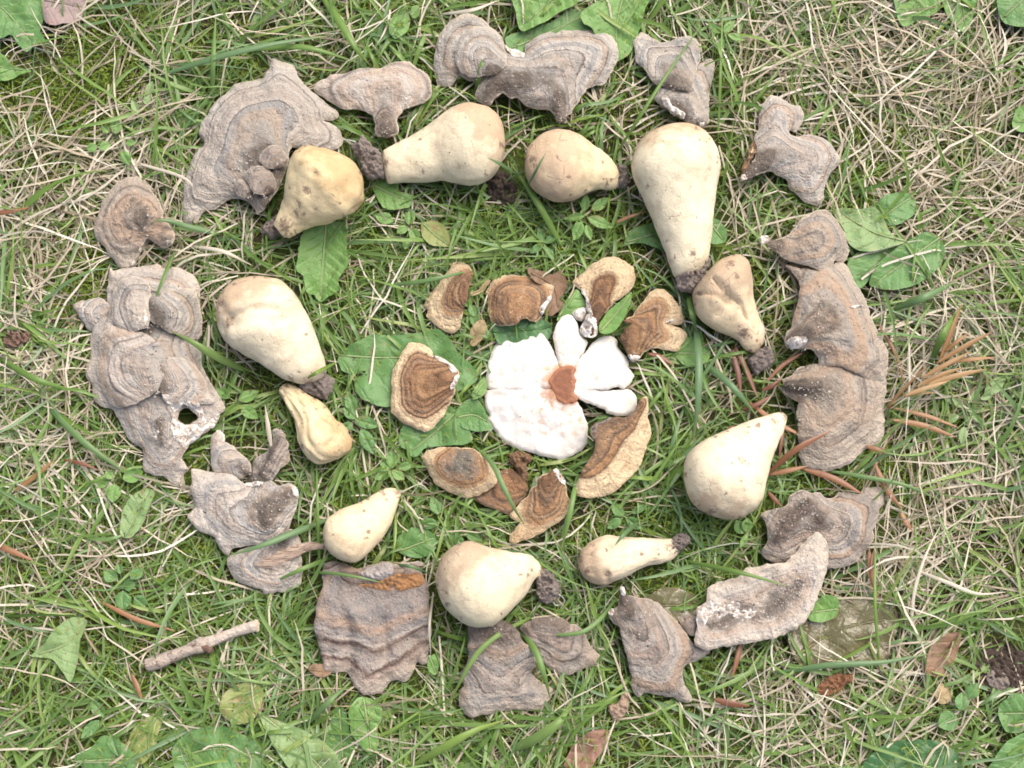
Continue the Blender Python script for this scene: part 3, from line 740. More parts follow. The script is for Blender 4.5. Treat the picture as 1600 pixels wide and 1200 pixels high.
c = lambda pts: tr(100, 390, 3.158, pts)
ang = np.linspace(0, 2 * math.pi, 15)[:-1]
hole = np.array(c([(610 + 44 * math.cos(a) * (1 + .16 * math.sin(3 * a + 1)), 825 + 38 * math.sin(a) * (1 + .14 * math.cos(4 * a))) for a in ang]))
bracket('largest grey rosette bracket with a hole through white flesh, on the left side',
    c([(225,85),(240,100),(330,80),(420,75),(460,65),(500,95),(540,85),(600,100),(640,130),(665,180),(665,260),(680,370),(680,420),(660,450),(680,490),(680,570),(720,650),(790,780),(760,820),(720,880),(650,930),(610,980),(580,1030),(605,1080),(580,1110),(580,1180),(540,1165),(490,1120),(430,1110),(385,1080),(390,1030),(385,985),(330,950),(290,890),(240,790),(180,775),(140,740),(125,650),(95,620),(95,560),(115,540),(120,450),(150,350),(200,300),(205,200),(215,130)]),
    [c([(370,320),(430,400)]), c([(540,330)]), c([(420,600),(470,700)]), c([(580,640)]), c([(490,860),(500,960)])], PINK, 60, H=.009, hump=.9, nb=8, holes=[hole], rough=.002, matkw=dict(grime=.35, sand=.9, fine=18, blotch=.4),
    extra=[dict(o=c([(40,275),(80,250),(190,240),(240,300),(230,380),(130,400),(90,350)]), r=[c([(240,330)])], z0=ZBASE - .001, H=.003),
           dict(o=c([(165,600),(165,510),(185,420),(240,378),(320,405),(420,425),(520,520),(515,620),(480,700),(420,745),(330,775),(250,775),(190,700)]), r=[c([(425,560),(405,600),(440,700)])], z0=ZBASE+.006, H=.006, nb=6, ridge=.0012, hump=.7, sides=[c([(420,425),(520,520),(515,620),(480,700)])], matkw=dict(grime=.2, sand=.5, fine=14, bands=[(0, 'tan'), (.12, 'grey'), (.36, 'grey'), (.42, 'blue'), (.46, 'dark'), (.5, 'pink'), (.66, 'pale'), (.72, 'pink'), (.75, 'dark'), (.79, 'pale'), (.86, 'tan'), (.94, 'tan'), (1, 'edge')])),
           dict(o=c([(470,570),(520,545),(580,540),(640,565),(690,630),(715,700),(740,750),(660,765),(570,770),(500,730),(470,650)]), r=[c([(475,580),(480,640),(505,720)])], z0=ZBASE+.006, H=.005, matkw=dict(grime=.5, sand=.9, fine=14)),
           dict(o=c([(235,210),(290,150),(360,130),(430,180),(450,290),(430,390),(330,420),(260,370),(240,290)]), r=[c([(400,260),(415,330),(400,390)])], z0=ZBASE+.006, H=.005, nb=5, matkw=dict(grime=.2, sand=.9, fine=12, bands=[(0, 'pale'), (.2, 'edge'), (.4, 'pale'), (.5, 'pink'), (.56, 'dark'), (.6, 'blue'), (.7, 'grey'), (.74, 'dark'), (.78, 'pale'), (.9, 'grey'), (1, 'edge')])),
           dict(o=c([(440,250),(540,215),(640,190),(668,270),(680,370),(660,440),(600,440),(520,410),(450,370)]), r=[c([(445,260),(470,320),(500,390)])], z0=ZBASE+.005, H=.004, nb=5, pal=GREY)],
    flesh=[(c([(500,725),(535,728),(568,770),(600,762),(585,790),(560,805),(560,850),(590,868),(570,900),(600,960),(570,965),(540,890),(548,805),(515,765)]), .0150, .003),
           (c([(600,760),(665,758),(692,815),(690,850),(660,850),(662,808),(630,785)]), .0140, .003),
           (c([(590,870),(650,868),(690,880),(760,810),(765,825),(720,885),(650,935),(605,985),(590,960),(575,910)]), .0105, .004),
           (c([(340,300),(390,290),(420,320),(420,360),(380,370),(350,340)]), .0215, .002), (c([(450,905),(475,890),(485,930),(465,960)]), .0185, .003)],
    sand=[(*c([(430,640)])[0], 14), (*c([(460,720)])[0], 10), (*c([(600,720)])[0], 22), (*c([(410,380)])[0], 14), (*c([(520,1000)])[0], 20), (*c([(470,880)])[0], 16), (*c([(360,140)])[0], 20)], nsand=240)

c = lambda pts: tr(130, 260, 7.5, pts)
bracket('small round tan-grey bracket with a frayed right side, at the far left',
    c([(105,740),(130,640),(180,520),(210,400),(270,300),(330,210),(420,145),(520,110),(600,105),(690,120),(740,190),(800,290),(870,380),(920,460),(945,560),(940,620),(990,680),(1060,760),(1090,860),(1060,940),(960,970),(900,930),(840,900),(760,850),(720,890),(680,960),(620,1060),(560,1150),(480,1190),(400,1160),(310,1050),(240,940),(150,850)]),
    [c([(700,700),(760,600)]), c([(1000,880)])], WARM, 66, H=.008, nb=6, ridge=.001, matkw=dict(fine=14, grime=.9, sand=.7, bands=[(0, 'root'), (.16, 'grey'), (.25, 'grey'), (.33, 'tan'), (.5, 'tan'), (.56, 'dark'), (.6, 'tan'), (.68, 'pink'), (.75, 'grey'), (.8, 'dark'), (.84, 'grey'), (.93, 'pale'), (1, 'edge')]),
    flesh=[(c([(545,1150),(600,1090),(650,1010),(690,950),(697,965),(660,1040),(610,1120),(570,1165)]), .009, .003)],
    sand=[(*c([(800,480)])[0], 16), (*c([(850,820)])[0], 12), (*c([(1000,890)])[0], 4), (*c([(640,350)])[0], 12)], nsand=60)

c = lambda pts: tr(270, 80, 4.286, pts)
bracket('broad grey fan bracket with even concentric zones, behind the yellow puffball',
    c([(60,1080),(65,960),(70,870),(110,760),(150,680),(205,610),(170,540),(180,470),(230,410),(270,340),(380,240),(400,210),(500,185),(600,180),(610,150),(640,110),(660,45),(720,55),(800,85),(825,140),(870,210),(940,270),(1000,320),(1070,370),(1100,400),(1095,435),(1050,450),(1010,455),(1070,480),(1120,530),(1135,600),(1110,640),(1060,660),(1000,665),(900,670),(800,650),(780,760),(760,830),(720,910),(690,980),(640,1060),(570,1105),(550,1060),(500,1015),(440,990),(370,990),(300,1040),(200,1075),(140,1145),(70,1140)]),
    [c([(630,1040),(600,900),(690,720)])], GREY, 71, H=.010, nb=10, hump=.9, waves=6, wav=.0008,
    matkw=dict(fine=34, grime=.35, blotch=.3, bands=[(0, 'root'), (.12, 'root'), (.2, 'grey'), (.27, 'grey'), (.31, 'tan'), (.37, 'tan'), (.41, 'blue'), (.47, 'blue'), (.49, 'dark'), (.51, 'pale'), (.58, 'pink'), (.62, 'grey'), (.67, 'pink'), (.70, 'grey'), (.73, 'pale'), (.77, 'pink'), (.80, 'grey'), (.84, 'pale'), (.86, 'dark'), (.88, 'pale'), (.95, 'pale'), (1, 'edge')]),
    extra=[dict(o=c([(580,740),(600,690),(640,662),(690,650),(745,675),(778,740),(740,800),(650,810)]), r=[c([(720,790)])], z0=ZBASE+.009, H=.003, pal=DUSK, nb=4),
           dict(o=c([(480,830),(540,790),(620,790),(680,840),(705,920),(640,985),(560,970),(510,890)]), r=[c([(660,960)])], z0=ZBASE+.009, H=.003, pal=DUSK, nb=4),
           dict(o=c([(415,900),(450,870),(510,890),(550,950),(540,1010),(480,1000),(430,960)]), r=[c([(530,990)])], z0=ZBASE+.007, H=.003, pal=DUSK, nb=4)],
    sand=[(*c([(440,810)])[0], 6), (*c([(500,940)])[0], 14), (*c([(610,1000)])[0], 14), (*c([(500,710)])[0], 8), (*c([(800,510)])[0], 3), (*c([(320,640)])[0], 5), (*c([(710,815)])[0], 5)], nsand=90)

c = lambda pts: tr(480, 80, 7.5, pts)
bracket('stalked pinkish grey bracket like a flattened toadstool, above the large top puffball',
    c([(75,400),(110,340),(220,310),(270,265),(400,255),(560,220),(680,195),(860,185),(960,140),(1100,110),(1200,120),(1280,180),(1390,250),(1450,330),(1465,420),(1440,540),(1370,600),(1240,660),(1140,700),(1090,760),(1060,820),(1070,920),(1050,990),(960,1030),(880,1030),(820,1010),(800,920),(790,800),(730,740),(640,680),(500,680),(370,650),(250,570),(160,510),(90,460)]),
    [c([(930,980),(920,840)])], PINK, 79, H=.004, th=.006, nb=8, rough=.002, matkw=dict(fine=22, grime=.5, bands=[(0, 'root'), (.12, 'root'), (.17, 'tan'), (.2, 'root'), (.27, 'grey'), (.36, 'tan'), (.46, 'pink'), (.53, 'pale'), (.6, 'pale'), (.67, 'pink'), (.74, 'tan'), (.8, 'pale'), (.86, 'dark'), (.9, 'pink'), (1, 'edge')]),
    valleys=[(c([(1180,120),(1300,230),(1390,330)]), 2, .001)], sand=[(*c([(920,940)])[0], 6), (*c([(1130,640)])[0], 8)], nsand=20)

# ------------------------------------------------------------------ small brown brackets of the inner ring
BB = [(0, 'root'), (.10, 'pink'), (.18, 'dark'), (.24, 'tan'), (.31, 'grey'), (.36, 'dark'), (.41, 'pink'), (.47, 'tan'), (.51, 'dark'), (.56, 'pale'), (.60, 'grey'), (.65, 'tan'), (.72, 'pale'), (.79, 'edge'), (1, 'edge')]
def bands_shift(k, w=.79):
    return [(p * k if p < w else 1 - (1 - p) * (1 - w * k) / (1 - w), q) for p, q in BB]
kwB = dict(group=GRP_B, th=.0025, jit=2.4, step=2.0, roll=.0010, droop=.002)
c = lambda pts: tr(650, 390, 6.667, pts)
bracket('narrow brown bracket with broad cream margin, crossed by a grass blade above the plantain leaf',
    c([(345,140),(420,135),(500,130),(550,160),(570,220),(600,280),(570,350),(550,450),(540,550),(500,640),(465,740),(460,810),(385,865),(280,835),(180,760),(105,690),(110,620),(85,570),(110,500),(170,430),(210,370),(270,300),(330,220),(360,180)]),
    [c([(590,300),(550,450),(525,600)])], BROWN, 101, H=.009, nb=6, matkw=dict(fine=11, grime=.2, sand=.2, bands=bands_shift(.78), blotch=.2), **kwB)
bracket('rusty oval bracket with thin pale rim, upper middle above the white cap',
    c([(720,440),(760,390),(790,320),(850,280),(900,250),(990,250),(1080,260),(1180,270),(1280,305),(1370,340),(1440,375),(1430,440),(1390,540),(1340,620),(1310,700),(1250,765),(1170,740),(1100,760),(1040,805),(940,805),(850,790),(780,740),(745,640),(740,550),(745,490)]),
    [c([(1060,760),(1100,700)])], BROWN, 103, H=.009, nb=6, curl=.001, matkw=dict(fine=12, grime=.2, sand=.3, bands=[(0, 'pink'), (.2, 'tan'), (.35, 'pink'), (.45, 'grey'), (.5, 'pink'), (.56, 'tan'), (.62, 'pale'), (.65, 'dark'), (.72, 'grey'), (.78, 'dark'), (.84, 'pink'), (.93, 'pale'), (1, 'edge')], blotch=.6),
    flesh=[(c([(1440,375),(1428,440),(1390,540),(1335,625),(1318,700),(1290,680),(1300,620),(1370,530),(1415,430)]), .0095, .0018)], sand=[(*c([(1060,690)])[0], 5)], nsand=8, **kwB)
c = lambda pts: tr(740, 390, 3.529, pts)
bracket('fan-shaped bracket with dark centre, cream margin and white foot, under a folded green leaf',
    c([(550,180),(580,140),(640,90),(700,50),(760,35),(830,55),(880,100),(890,160),(870,220),(820,260),(770,300),(730,350),(690,400),(680,470),(640,490),(600,480),(590,440),(625,400),(640,360),(620,290),(600,230)]),
    [c([(660,470),(690,350)])], BROWN, 107, z0=ZBASE+.004, H=.007, nb=6, matkw=dict(fine=12, grime=.1, sand=.2, bands=[(0, 'dark'), (.2, 'root'), (.32, 'pink'), (.38, 'dark'), (.45, 'pink'), (.52, 'root'), (.57, 'pale'), (.64, 'edge'), (1, 'edge')], blotch=.15),
    flesh=[(c([(590,415),(640,355),(650,380),(672,400),(680,470),(640,490),(600,478),(585,440)]), .0155, .004), (c([(575,190),(600,200),(640,300),(655,380),(635,380),(610,280)]), .012, .002)], **kwB)
bracket('notched brown bracket with three cream lobes, right of the white cap',
    c([(825,400),(870,370),(910,310),(950,260),(1000,215),(1050,215),(1100,260),(1140,310),(1160,370),(1150,405),(1110,415),(1060,400),(1150,432),(1175,470),(1150,520),(1130,555),(1060,555),(1000,545),(950,565),(910,605),(870,620),(850,580),(810,520),(805,490),(830,450),(870,420)]),
    [c([(840,420),(830,500),(850,590)])], BROWN, 109, z0=ZBASE+.002, H=.007, nb=8, ridge=.0009, matkw=dict(fine=14, grime=.3, sand=.3, bands=bands_shift(1.0), blotch=.35),
    flesh=[(c([(850,590),(905,592),(912,605),(872,622)]), .011, .003), (c([(1060,400),(1100,385),(1130,380),(1125,392),(1090,405),(1062,412)]), .010, .002)], **kwB)
c = lambda pts: tr(640, 620, 4.103, pts)
bracket('long crescent bracket with wide cream margin, below the right lobe of the white cap',
    c([(1520,0),(1530,50),(1530,130),(1550,230),(1530,300),(1500,380),(1470,460),(1400,530),(1330,600),(1230,640),(1150,645),(1080,630),(1055,580),(1100,490),(1130,440),(1170,370),(1190,290),(1155,240),(1180,180),(1280,140),(1350,140),(1400,130),(1450,80),(1480,20)]),
    [c([(1080,500),(1180,330),(1200,190),(1400,130),(1480,40)])], BROWN, 113, z0=ZBASE+.004, H=.008, nb=6, ridge=.0008, matkw=dict(fine=10, grime=.45, sand=.4, bands=[(0, 'grey'), (.15, 'grey'), (.22, 'tan'), (.3, 'grey'), (.36, 'dark'), (.4, 'tan'), (.5, 'pink'), (.54, 'dark'), (.6, 'edge'), (1, 'edge')], blotch=.3),
    flesh=[(c([(1160,210),(1200,175),(1280,135),(1290,155),(1210,200),(1190,270),(1165,250)]), .0165, .003, M_SOIL)], **kwB)
bracket('pointed brown bracket with rust and grey stripes, lowest of the inner group',
    c([(935,465),(970,490),(1000,550),(1010,620),(1025,670),(1000,760),(900,840),(820,890),(740,920),(680,940),(640,925),(660,860),(720,800),(680,795),(640,755),(690,700),(750,640),(780,590),(810,570),(810,530),(880,490)]),
    [c([(930,490),(870,570)])], BROWN, 117, z0=ZBASE+.002, H=.008, nb=6, ridge=.0008, matkw=dict(fine=12, grime=.5, sand=.4, bands=bands_shift(1.05), blotch=.3),
    flesh=[(c([(920,480),(940,462),(970,490),(1000,545),(995,570),(960,530)]), .0165, .0025)], **kwB)
bracket('lens-shaped bracket with mouldy green-grey middle and cream rim, lower left of the white cap',
    c([(70,380),(110,345),(200,320),(300,325),(400,330),(470,380),(520,420),(580,475),(560,540),(500,600),(400,640),(330,640),(230,600),(150,540),(120,480),(90,420)]),
    [c([(370,385),(330,395)])], dict(BROWN, root=(.13, .125, .10), grey=(.22, .20, .16), blue=(.19, .19, .16)), 121, z0=.014, H=.003, nb=6, ridge=.0007, curl=-.003, matkw=dict(fine=10, grime=.8, sand=.6, bands=[(0, 'grey'), (.2, 'blue'), (.35, 'pink'), (.42, 'grey'), (.5, 'pink'), (.56, 'tan'), (.6, 'dark'), (.66, 'pale'), (.72, 'tan'), (.78, 'edge'), (1, 'edge')], blotch=.3), **kwB)
bracket('dark red-brown bracket tucked under the lens-shaped one',
    c([(380,640),(450,590),(560,500),(590,470),(650,460),(700,500),(760,570),(750,620),(700,680),(640,750),(540,720),(470,690)]),
    [c([(650,480),(720,540)])], dict(BROWN, edge=(.30, .21, .14)), 127, z0=ZBASE-.002, H=.004, nb=6, matkw=dict(fine=10, grime=.3, sand=.5, bands=[(0, 'root'), (.2, 'pink'), (.4, 'pink'), (.45, 'grey'), (.55, 'pink'), (.65, 'dark'), (.72, 'grey'), (.8, 'pink'), (.88, 'grey'), (1, 'edge')], blotch=.3), **kwB)
c = lambda pts: tr(500, 500, 5.454, pts)
bracket('rust-brown bracket with fine arcs and white torn right edge, lying on the plantain leaf',
    c([(610,620),(620,440),(680,300),(740,210),(780,185),(880,210),(950,265),(970,310),(1050,340),(1130,400),(1190,460),(1160,560),(1140,650),(1090,740),(1040,830),(960,920),(890,950),(800,915),(720,880),(640,810),(610,780)]),
    [c([(1130,480),(1110,500)])], BROWN, 131, z0=ZBASE+.005, H=.007, nb=8, ridge=.0009, hump=.9, matkw=dict(fine=13, grime=.1, sand=.2, bands=[(0, 'tan'), (.08, 'pink'), (.2, 'root'), (.27, 'pink'), (.33, 'tan'), (.38, 'root'), (.43, 'pink'), (.48, 'dark'), (.52, 'pink'), (.58, 'grey'), (.61, 'dark'), (.64, 'pink'), (.7, 'pale'), (.74, 'dark'), (.77, 'pale'), (.84, 'edge'), (1, 'edge')], blotch=.25),
    flesh=[(c([(968,308),(1050,325),(1130,390),(1170,455),(1125,465),(1090,390),(1010,350)]), .0165, .004), (c([(1190,480),(1165,560),(1120,605),(1112,590),(1135,520),(1160,480)]), .0165, .004)], **kwB)

# ------------------------------------------------------------------ white cap
def white_cap():
    c = lambda pts: tr(740, 390, 3.529, pts)
    ctr = np.array(c([(500, 745)])[0])
    g = G('white_cap_skin')
    d = g.attr('t')
    w = g.mix(g.step(g.noise(60, 4, .6), .4, .75), (.61, .585, .535), (.48, .445, .385))
    stn = g.step(g.math('ADD', d, g.math('MULTIPLY', g.math('SUBTRACT', g.noise(140, 4, .65, 3), .5), .36)), .36, .20)
    w = g.mix(g.math('MULTIPLY', stn, .85), w, (.36, .155, .07))
    fl = g.math('MULTIPLY', g.step(g.noise(300, 3, .6, 5), .52, .60), g.step(g.math('ADD', d, g.math('MULTIPLY', g.math('SUBTRACT', g.noise(50, 3, .6, 9), .5), 1.1)), .85, .30))
    w = g.mix(g.math('MULTIPLY', fl, .65), w, (.50, .29, .15))
    w = g.mix(g.math('MULTIPLY', g.step(g.noise(360, 2, .6, 7), .715, .74), .8), w, (.12, .09, .07))
    g.bump(g.math('ADD', g.noise(420, 4, .6), g.math('MULTIPLY', g.noise(60, 3, .5), .8)), .0007, .6)
    m = g.done(w, .7)
    g2 = G('brown_disc_skin')
    b = g2.mix(g2.noise(170, 4, .6), (.13, .046, .022), (.22, .092, .045))
    b = g2.mix(g2.step(g2.noise(120, 3, .6, 4), .62, .72), b, (.42, .25, .15))
    b = g2.mix(g2.step(g2.math('ADD', g2.attr('t'), g2.math('MULTIPLY', g2.math('SUBTRACT', g2.noise(260, 4, .7, 8), .5), .9)), .75, .2), b, (.27, .115, .058))
    g2.bump(g2.noise(500, 4, .6), .0005)
    m2 = g2.done(b, .5)
    o0 = base_of([ctr])
    t = thing('white_mushroom_cap', 'split white mushroom cap with red-brown centre, in the middle of the rings', 'mushroom', None, o0)
    segs = [
      ([(80,620),(95,560),(125,500),(170,493),(220,508),(270,492),(300,490),(310,463),(345,480),(365,455),(400,480),(430,530),(460,600),(478,650),(500,720),(500,770),(430,775),(260,775),(80,757)], .0120, 0),
      ([(60,850),(60,790),(75,763),(260,757),(430,756),(500,745),(540,780),(575,840),(600,890),(630,960),(632,1040),(610,1090),(550,1130),(490,1150),(400,1135),(300,1110),(220,1080),(150,1040),(100,970),(75,930),(88,905)], .0125, 1),
      ([(440,500),(450,430),(490,360),(540,345),(570,400),(600,470),(630,510),(610,560),(575,620),(555,690),(520,740),(490,700),(465,600)], .0155, 2),
      ([(545,690),(560,640),(620,560),(650,520),(700,478),(760,470),(795,490),(800,530),(850,590),(860,640),(890,690),(870,730),(830,760),(790,748),(740,768),(620,775),(560,790),(520,740)], .0155, 3),
      ([(520,770),(600,764),(740,772),(860,765),(895,790),(905,830),(895,880),(850,912),(790,912),(740,900),(720,880),(650,850),(590,830)], .0135, 4)]
    for pts, z0, k in segs:
        pl = c(pts)
        def top(V, dm, loop, z0=z0, k=k):
            r = np.hypot(*(V - ctr).T) / 118
            zc = .0130 + (z0 - .0130) * sstep(.2, .6, r)
            z = zc + .006 * (1 - r) ** 1 + .0012 * fbm(V[:, 0] / 40, V[:, 1] / 40, 0, 200 + k, 3) - .009 * np.clip(r - .55, 0, 1) ** 1.3 + .0008 * vn(V[:, 0] / 14, V[:, 1] / 14, 0, 205 + k) + .0002 * vn(V[:, 0] / 6, V[:, 1] / 6, 0, 210 + k)
            z -= .0016 * np.clip(1 - dm / 6, 0, 1) ** 2
            return z, r
        slab('cap_segment', pl, top, lambda V, dm, r: .0042 - .0022 * np.clip(r, 0, 1), m, t, o0, 1.8, 2.0, 210 + k, (), z0 + .003, lambda V, dm, r, k=k: {'t': r + (.3 if k > 2 else 0)})
        footprints.append((np.asarray(pl), .005, 1.0))
    disc = c([(418,735),(432,685),(485,648),(552,644),(562,700),(560,770),(566,822),(522,850),(478,834),(444,792)])
    def dtop(V, dm, loop):
        p = np.sqrt(np.clip(dm / dm.max(), 0, 1))
        return .0190 + .0007 * np.clip(dm / 5, 0, 1) ** .5 + .0002 * vn(V[:, 0] / 6, V[:, 1] / 6, 0, 5), p
    slab('cap_disc', disc, dtop, lambda V, dm, p: .0025 + 0 * p, m2, t, o0, 1.6, 4.0, 222, (), .021, lambda V, dm, p: {'t': np.clip(dm / 9, 0, 1)})
    lump('gill_fold', c([(545,350),(570,325),(620,318),(632,355),(600,395),(570,385)]), M_FLESH, t, o0, .010, .005, .001, 230, 2, 1, True)
white_cap()

# ------------------------------------------------------------------ puffballs
def puffball(label, outline, axis_pts, seed, base, tan, tan_dir, tan_off=.1, dents=(), dirt=(), soil=None, soil_z=.006, lumpy=.0012, wrinkle=0.0, roots=(), z0=.0055, flat=.93, mott=.5):
    poly = smooth_loop(outline, 2.0)
    nS, nA = 84, 72
    axl = smooth_line(axis_pts, 400)
    d = np.r_[0, np.cumsum(np.hypot(*(axl[1:] - axl[:-1]).T))]
    s = (1 - np.cos(np.linspace(0, math.pi, nS))) / 2
    C = np.stack([np.interp(s * d[-1], d, axl[:, i]) for i in (0, 1)], 1)
    T = np.gradient(C, axis=0); T /= np.hypot(T[:, 0], T[:, 1])[:, None] + 1e-9
    k = np.ones(9) / 9
    T = np.stack([np.convolve(np.pad(T[:, i], 4, mode='edge'), k, 'valid') for i in (0, 1)], 1)
    T /= np.hypot(T[:, 0], T[:, 1])[:, None]
    N = np.stack([-T[:, 1], T[:, 0]], 1)
    A, B = poly, np.roll(poly, -1, 0)
    wl, wr = np.zeros(nS), np.zeros(nS)
    for i in range(nS):
        e = B - A; den = N[i, 0] * e[:, 1] - N[i, 1] * e[:, 0]
        den = np.where(np.abs(den) < 1e-9, 1e-9, den)
        q = A - C[i]
        tt = (q[:, 0] * e[:, 1] - q[:, 1] * e[:, 0]) / den
        uu = (q[:, 0] * N[i, 1] - q[:, 1] * N[i, 0]) / den
        ok = (uu >= 0) & (uu <= 1)
        p = tt[ok & (tt > 0)]; m = -tt[ok & (tt < 0)]
        wl[i] = p.min() if len(p) else 0; wr[i] = m.min() if len(m) else 0
    k5 = np.array([1, 2, 3, 2, 1]) / 9
    wl[3:-3] = np.convolve(wl, k5, 'same')[3:-3]; wr[3:-3] = np.convolve(wr, k5, 'same')[3:-3]
    w = (wl + wr) / 2; off = (wl - wr) / 2
    im = int(w.argmax()); wm = w[im]
    env = w.copy(); env[im:] = wm; env[:4] = max(env[4], 3)
    zc = (z0 + PX * (.30 * wm + .66 * env)) 
    zc = np.convolve(np.pad(zc, 4, mode='edge'), k, 'valid')
    ph = np.linspace(0, 2 * math.pi, nA, endpoint=False)
    cs, sn = np.cos(ph), np.sin(ph)
    PXY = C[:, None, :] + N[:, None, :] * (off[:, None] + w[:, None] * cs[None])[..., None]
    hz = w * PX * flat
    Z = zc[:, None] + hz[:, None] * sn[None]
    P = PXY.reshape(-1, 2); Zf = Z.ravel().copy()
    # dents press in the upper side
    up = np.clip(np.repeat(sn[None], nS, 0).ravel(), 0, 1)
    for line, wd, dp in dents:
        Zf -= dp * np.exp(-(linedist(P, line) / wd) ** 2) * np.clip(up * 2.2, 0, 1)
    zm = zc[im]
    W = at(P, zm)
    V = np.c_[W, Zf]
    cen = np.c_[at((C + N * off[:, None]), zm), zc].repeat(nA, 0)
    rad = V - cen
    ln = np.linalg.norm(rad, axis=1)[:, None] + 1e-6
    q = V * 1000
    env_f = np.clip(ln[:, 0] / (.35 * wm * PX), 0, 1)
    disp = lumpy * 1.15 * fbm(q[:, 0] / 16, q[:, 1] / 16, q[:, 2] / 16, seed, 4) + .0004 * fbm(q[:, 0] / 4, q[:, 1] / 4, q[:, 2] / 4, seed + 3, 2)
    if wrinkle:
        phf = np.repeat(ph[None], nS, 0).ravel(); sf = np.repeat(s[:, None], nA, 1).ravel()
        r1 = 1 - np.abs(fbm(np.cos(phf) * 3.2 + sf * .8, np.sin(phf) * 3.2 + sf * .8, sf * 1.6, seed + 9, 2))
        disp -= wrinkle * np.clip(r1 * 2 - 1, 0, 1) ** 2
    V = V + rad / ln * (disp * env_f)[:, None]
    V[:, 2] = np.maximum(V[:, 2], .0035)
    idx = np.arange(nS * nA).reshape(nS, nA)
    a, b = idx[:-1], idx[1:]
    F = np.stack([a, np.roll(a, -1, 1), np.roll(b, -1, 1), b], -1).reshape(-1, 4)
    # orientation: check one face
    f0 = F[(nS // 2) * nA + nA // 4]
    nn = np.cross(V[f0[1]] - V[f0[0]], V[f0[2]] - V[f0[0]])
    if nn @ (V[f0[0]] - cen[f0[0]]) < 0: F = F[:, ::-1]
    poles = [idx[0].tolist(), idx[-1].tolist()]
    F = [tuple(x) for x in F.tolist()] + [tuple(poles[0]), tuple(poles[1][::-1])]
    td = np.array(tan_dir, float)
    hc = C[im]
    tanv = ((P - hc) @ td) / wm * .75 + tan_off
    dv = np.zeros(len(P))
    dr_ = np.random.default_rng(seed)
    dirt = list(dirt) + [(*P[dr_.integers(len(P))], dr_.uniform(2.5, 5.5)) for _ in range(16)]
    for x, y, r in dirt:
        dv = np.maximum(dv, np.exp(-((P[:, 0] - x) ** 2 + (P[:, 1] - y) ** 2) / r ** 2))
    o0 = base_of(outline)
    t = thing('puffball', label, 'mushroom', GRP_P, o0)
    mesh_obj('body', V, F, puff_mat('puffball_skin', base, tan, seed, mott), o0, t, {'tan': tanv, 'dirt': dv})
    if soil:
        so, sV, sz = lump('soil_clump', soil, M_SOIL, t, o0, soil_z, .013, .0040, seed, 1.7, 5.0)
        sc = np.mean(soil, 0)
        grains(so, o0, sV, sz, [(sc[0], sc[1], 14)], 16, seed, (.0004, .0010), M_SOIL, 'soil_crumbs')
    for rt in roots:
        tube('root_thread', rt, .0005, M_ROOT, so if soil else t, o0)
    footprints.append((np.asarray(outline, float), .003, 1.0))
    return t

def tube(name, path, r, mat, parent=None, origin=(0, 0, 0), n=12, sides=6, rfn=None, attrs=True):
    """path: (px, py, z)"""
    path = np.asarray(path, float)
    L = smooth_line(path, n)
    xyz = np.c_[np.stack([at(q[:2], q[2]) for q in L]), L[:, 2]]
    T = np.gradient(xyz, axis=0); T /= np.linalg.norm(T, axis=1)[:, None] + 1e-12
    up = np.array([0, 0, 1.0])
    N = np.cross(T, up); N /= np.linalg.norm(N, axis=1)[:, None] + 1e-12
    Bn = np.cross(N, T)
    ph = np.linspace(0, 2 * math.pi, sides, endpoint=False)
    u = np.linspace(0, 1, n)
    rr = np.array([rfn(x) for x in u]) if rfn else r * (1 - .5 * u)
    rr = rr.reshape(n, -1)
    if rr.shape[1] == 1: rr = np.repeat(rr, sides, 1)
    V = xyz[:, None] + (N[:, None] * np.cos(ph)[None, :, None] + Bn[:, None] * np.sin(ph)[None, :, None]) * rr[..., None]
    idx = np.arange(n * sides).reshape(n, sides); a, b = idx[:-1], idx[1:]
    F = [tuple(x) for x in np.stack([a, b, np.roll(b, -1, 1), np.roll(a, -1, 1)], -1).reshape(-1, 4).tolist()] + [tuple(idx[0].tolist()), tuple(idx[-1][::-1].tolist())]
    uu = np.repeat(u, sides)
    return mesh_obj(name, V.reshape(-1, 3), F, mat, origin, parent, {'u': uu, 'rnd': np.full(len(uu), random.random()), 'vein': uu * 0, 'edge': uu * 0, 't': uu, 'under': uu * 0} if attrs else None)

CREAM, CREAM2, YELL = (.65, .565, .39), (.65, .545, .36), (.65, .53, .315)
TAN, TAN2 = (.42, .305, .20), (.44, .315, .165)
c = lambda pts: tr(400, 0, 3, pts)
puffball('yellowish puffball with lumpy top and grubby pointed foot, on the broad fan bracket',
    c([(180,720),(250,688),(340,700),(420,735),(485,790),(505,870),(500,940),(450,1000),(350,1040),(220,1060),(140,1088),(95,1080),(70,1040),(85,1000),(110,930),(130,850),(155,770)]),
    c([(90,1060),(240,940),(380,830),(470,775)]), 301, YELL, TAN2, (.6, -.6), .1, dents=[(c([(320,770),(420,800)]), 9, .0025), (c([(300,860),(260,930)]), 6, .002), (c([(450,880),(420,960)]), 8, .002)],
    dirt=[(*c([(250,920)])[0], 8), (*c([(205,970)])[0], 8), (*c([(300,855)])[0], 5), (*c([(130,1050)])[0], 16), (*c([(190,1000)])[0], 9)], soil=c([(25,1085),(50,1040),(110,1005),(150,1020),(150,1065),(110,1105),(55,1115)]), lumpy=.0032, mott=.9, z0=.012)
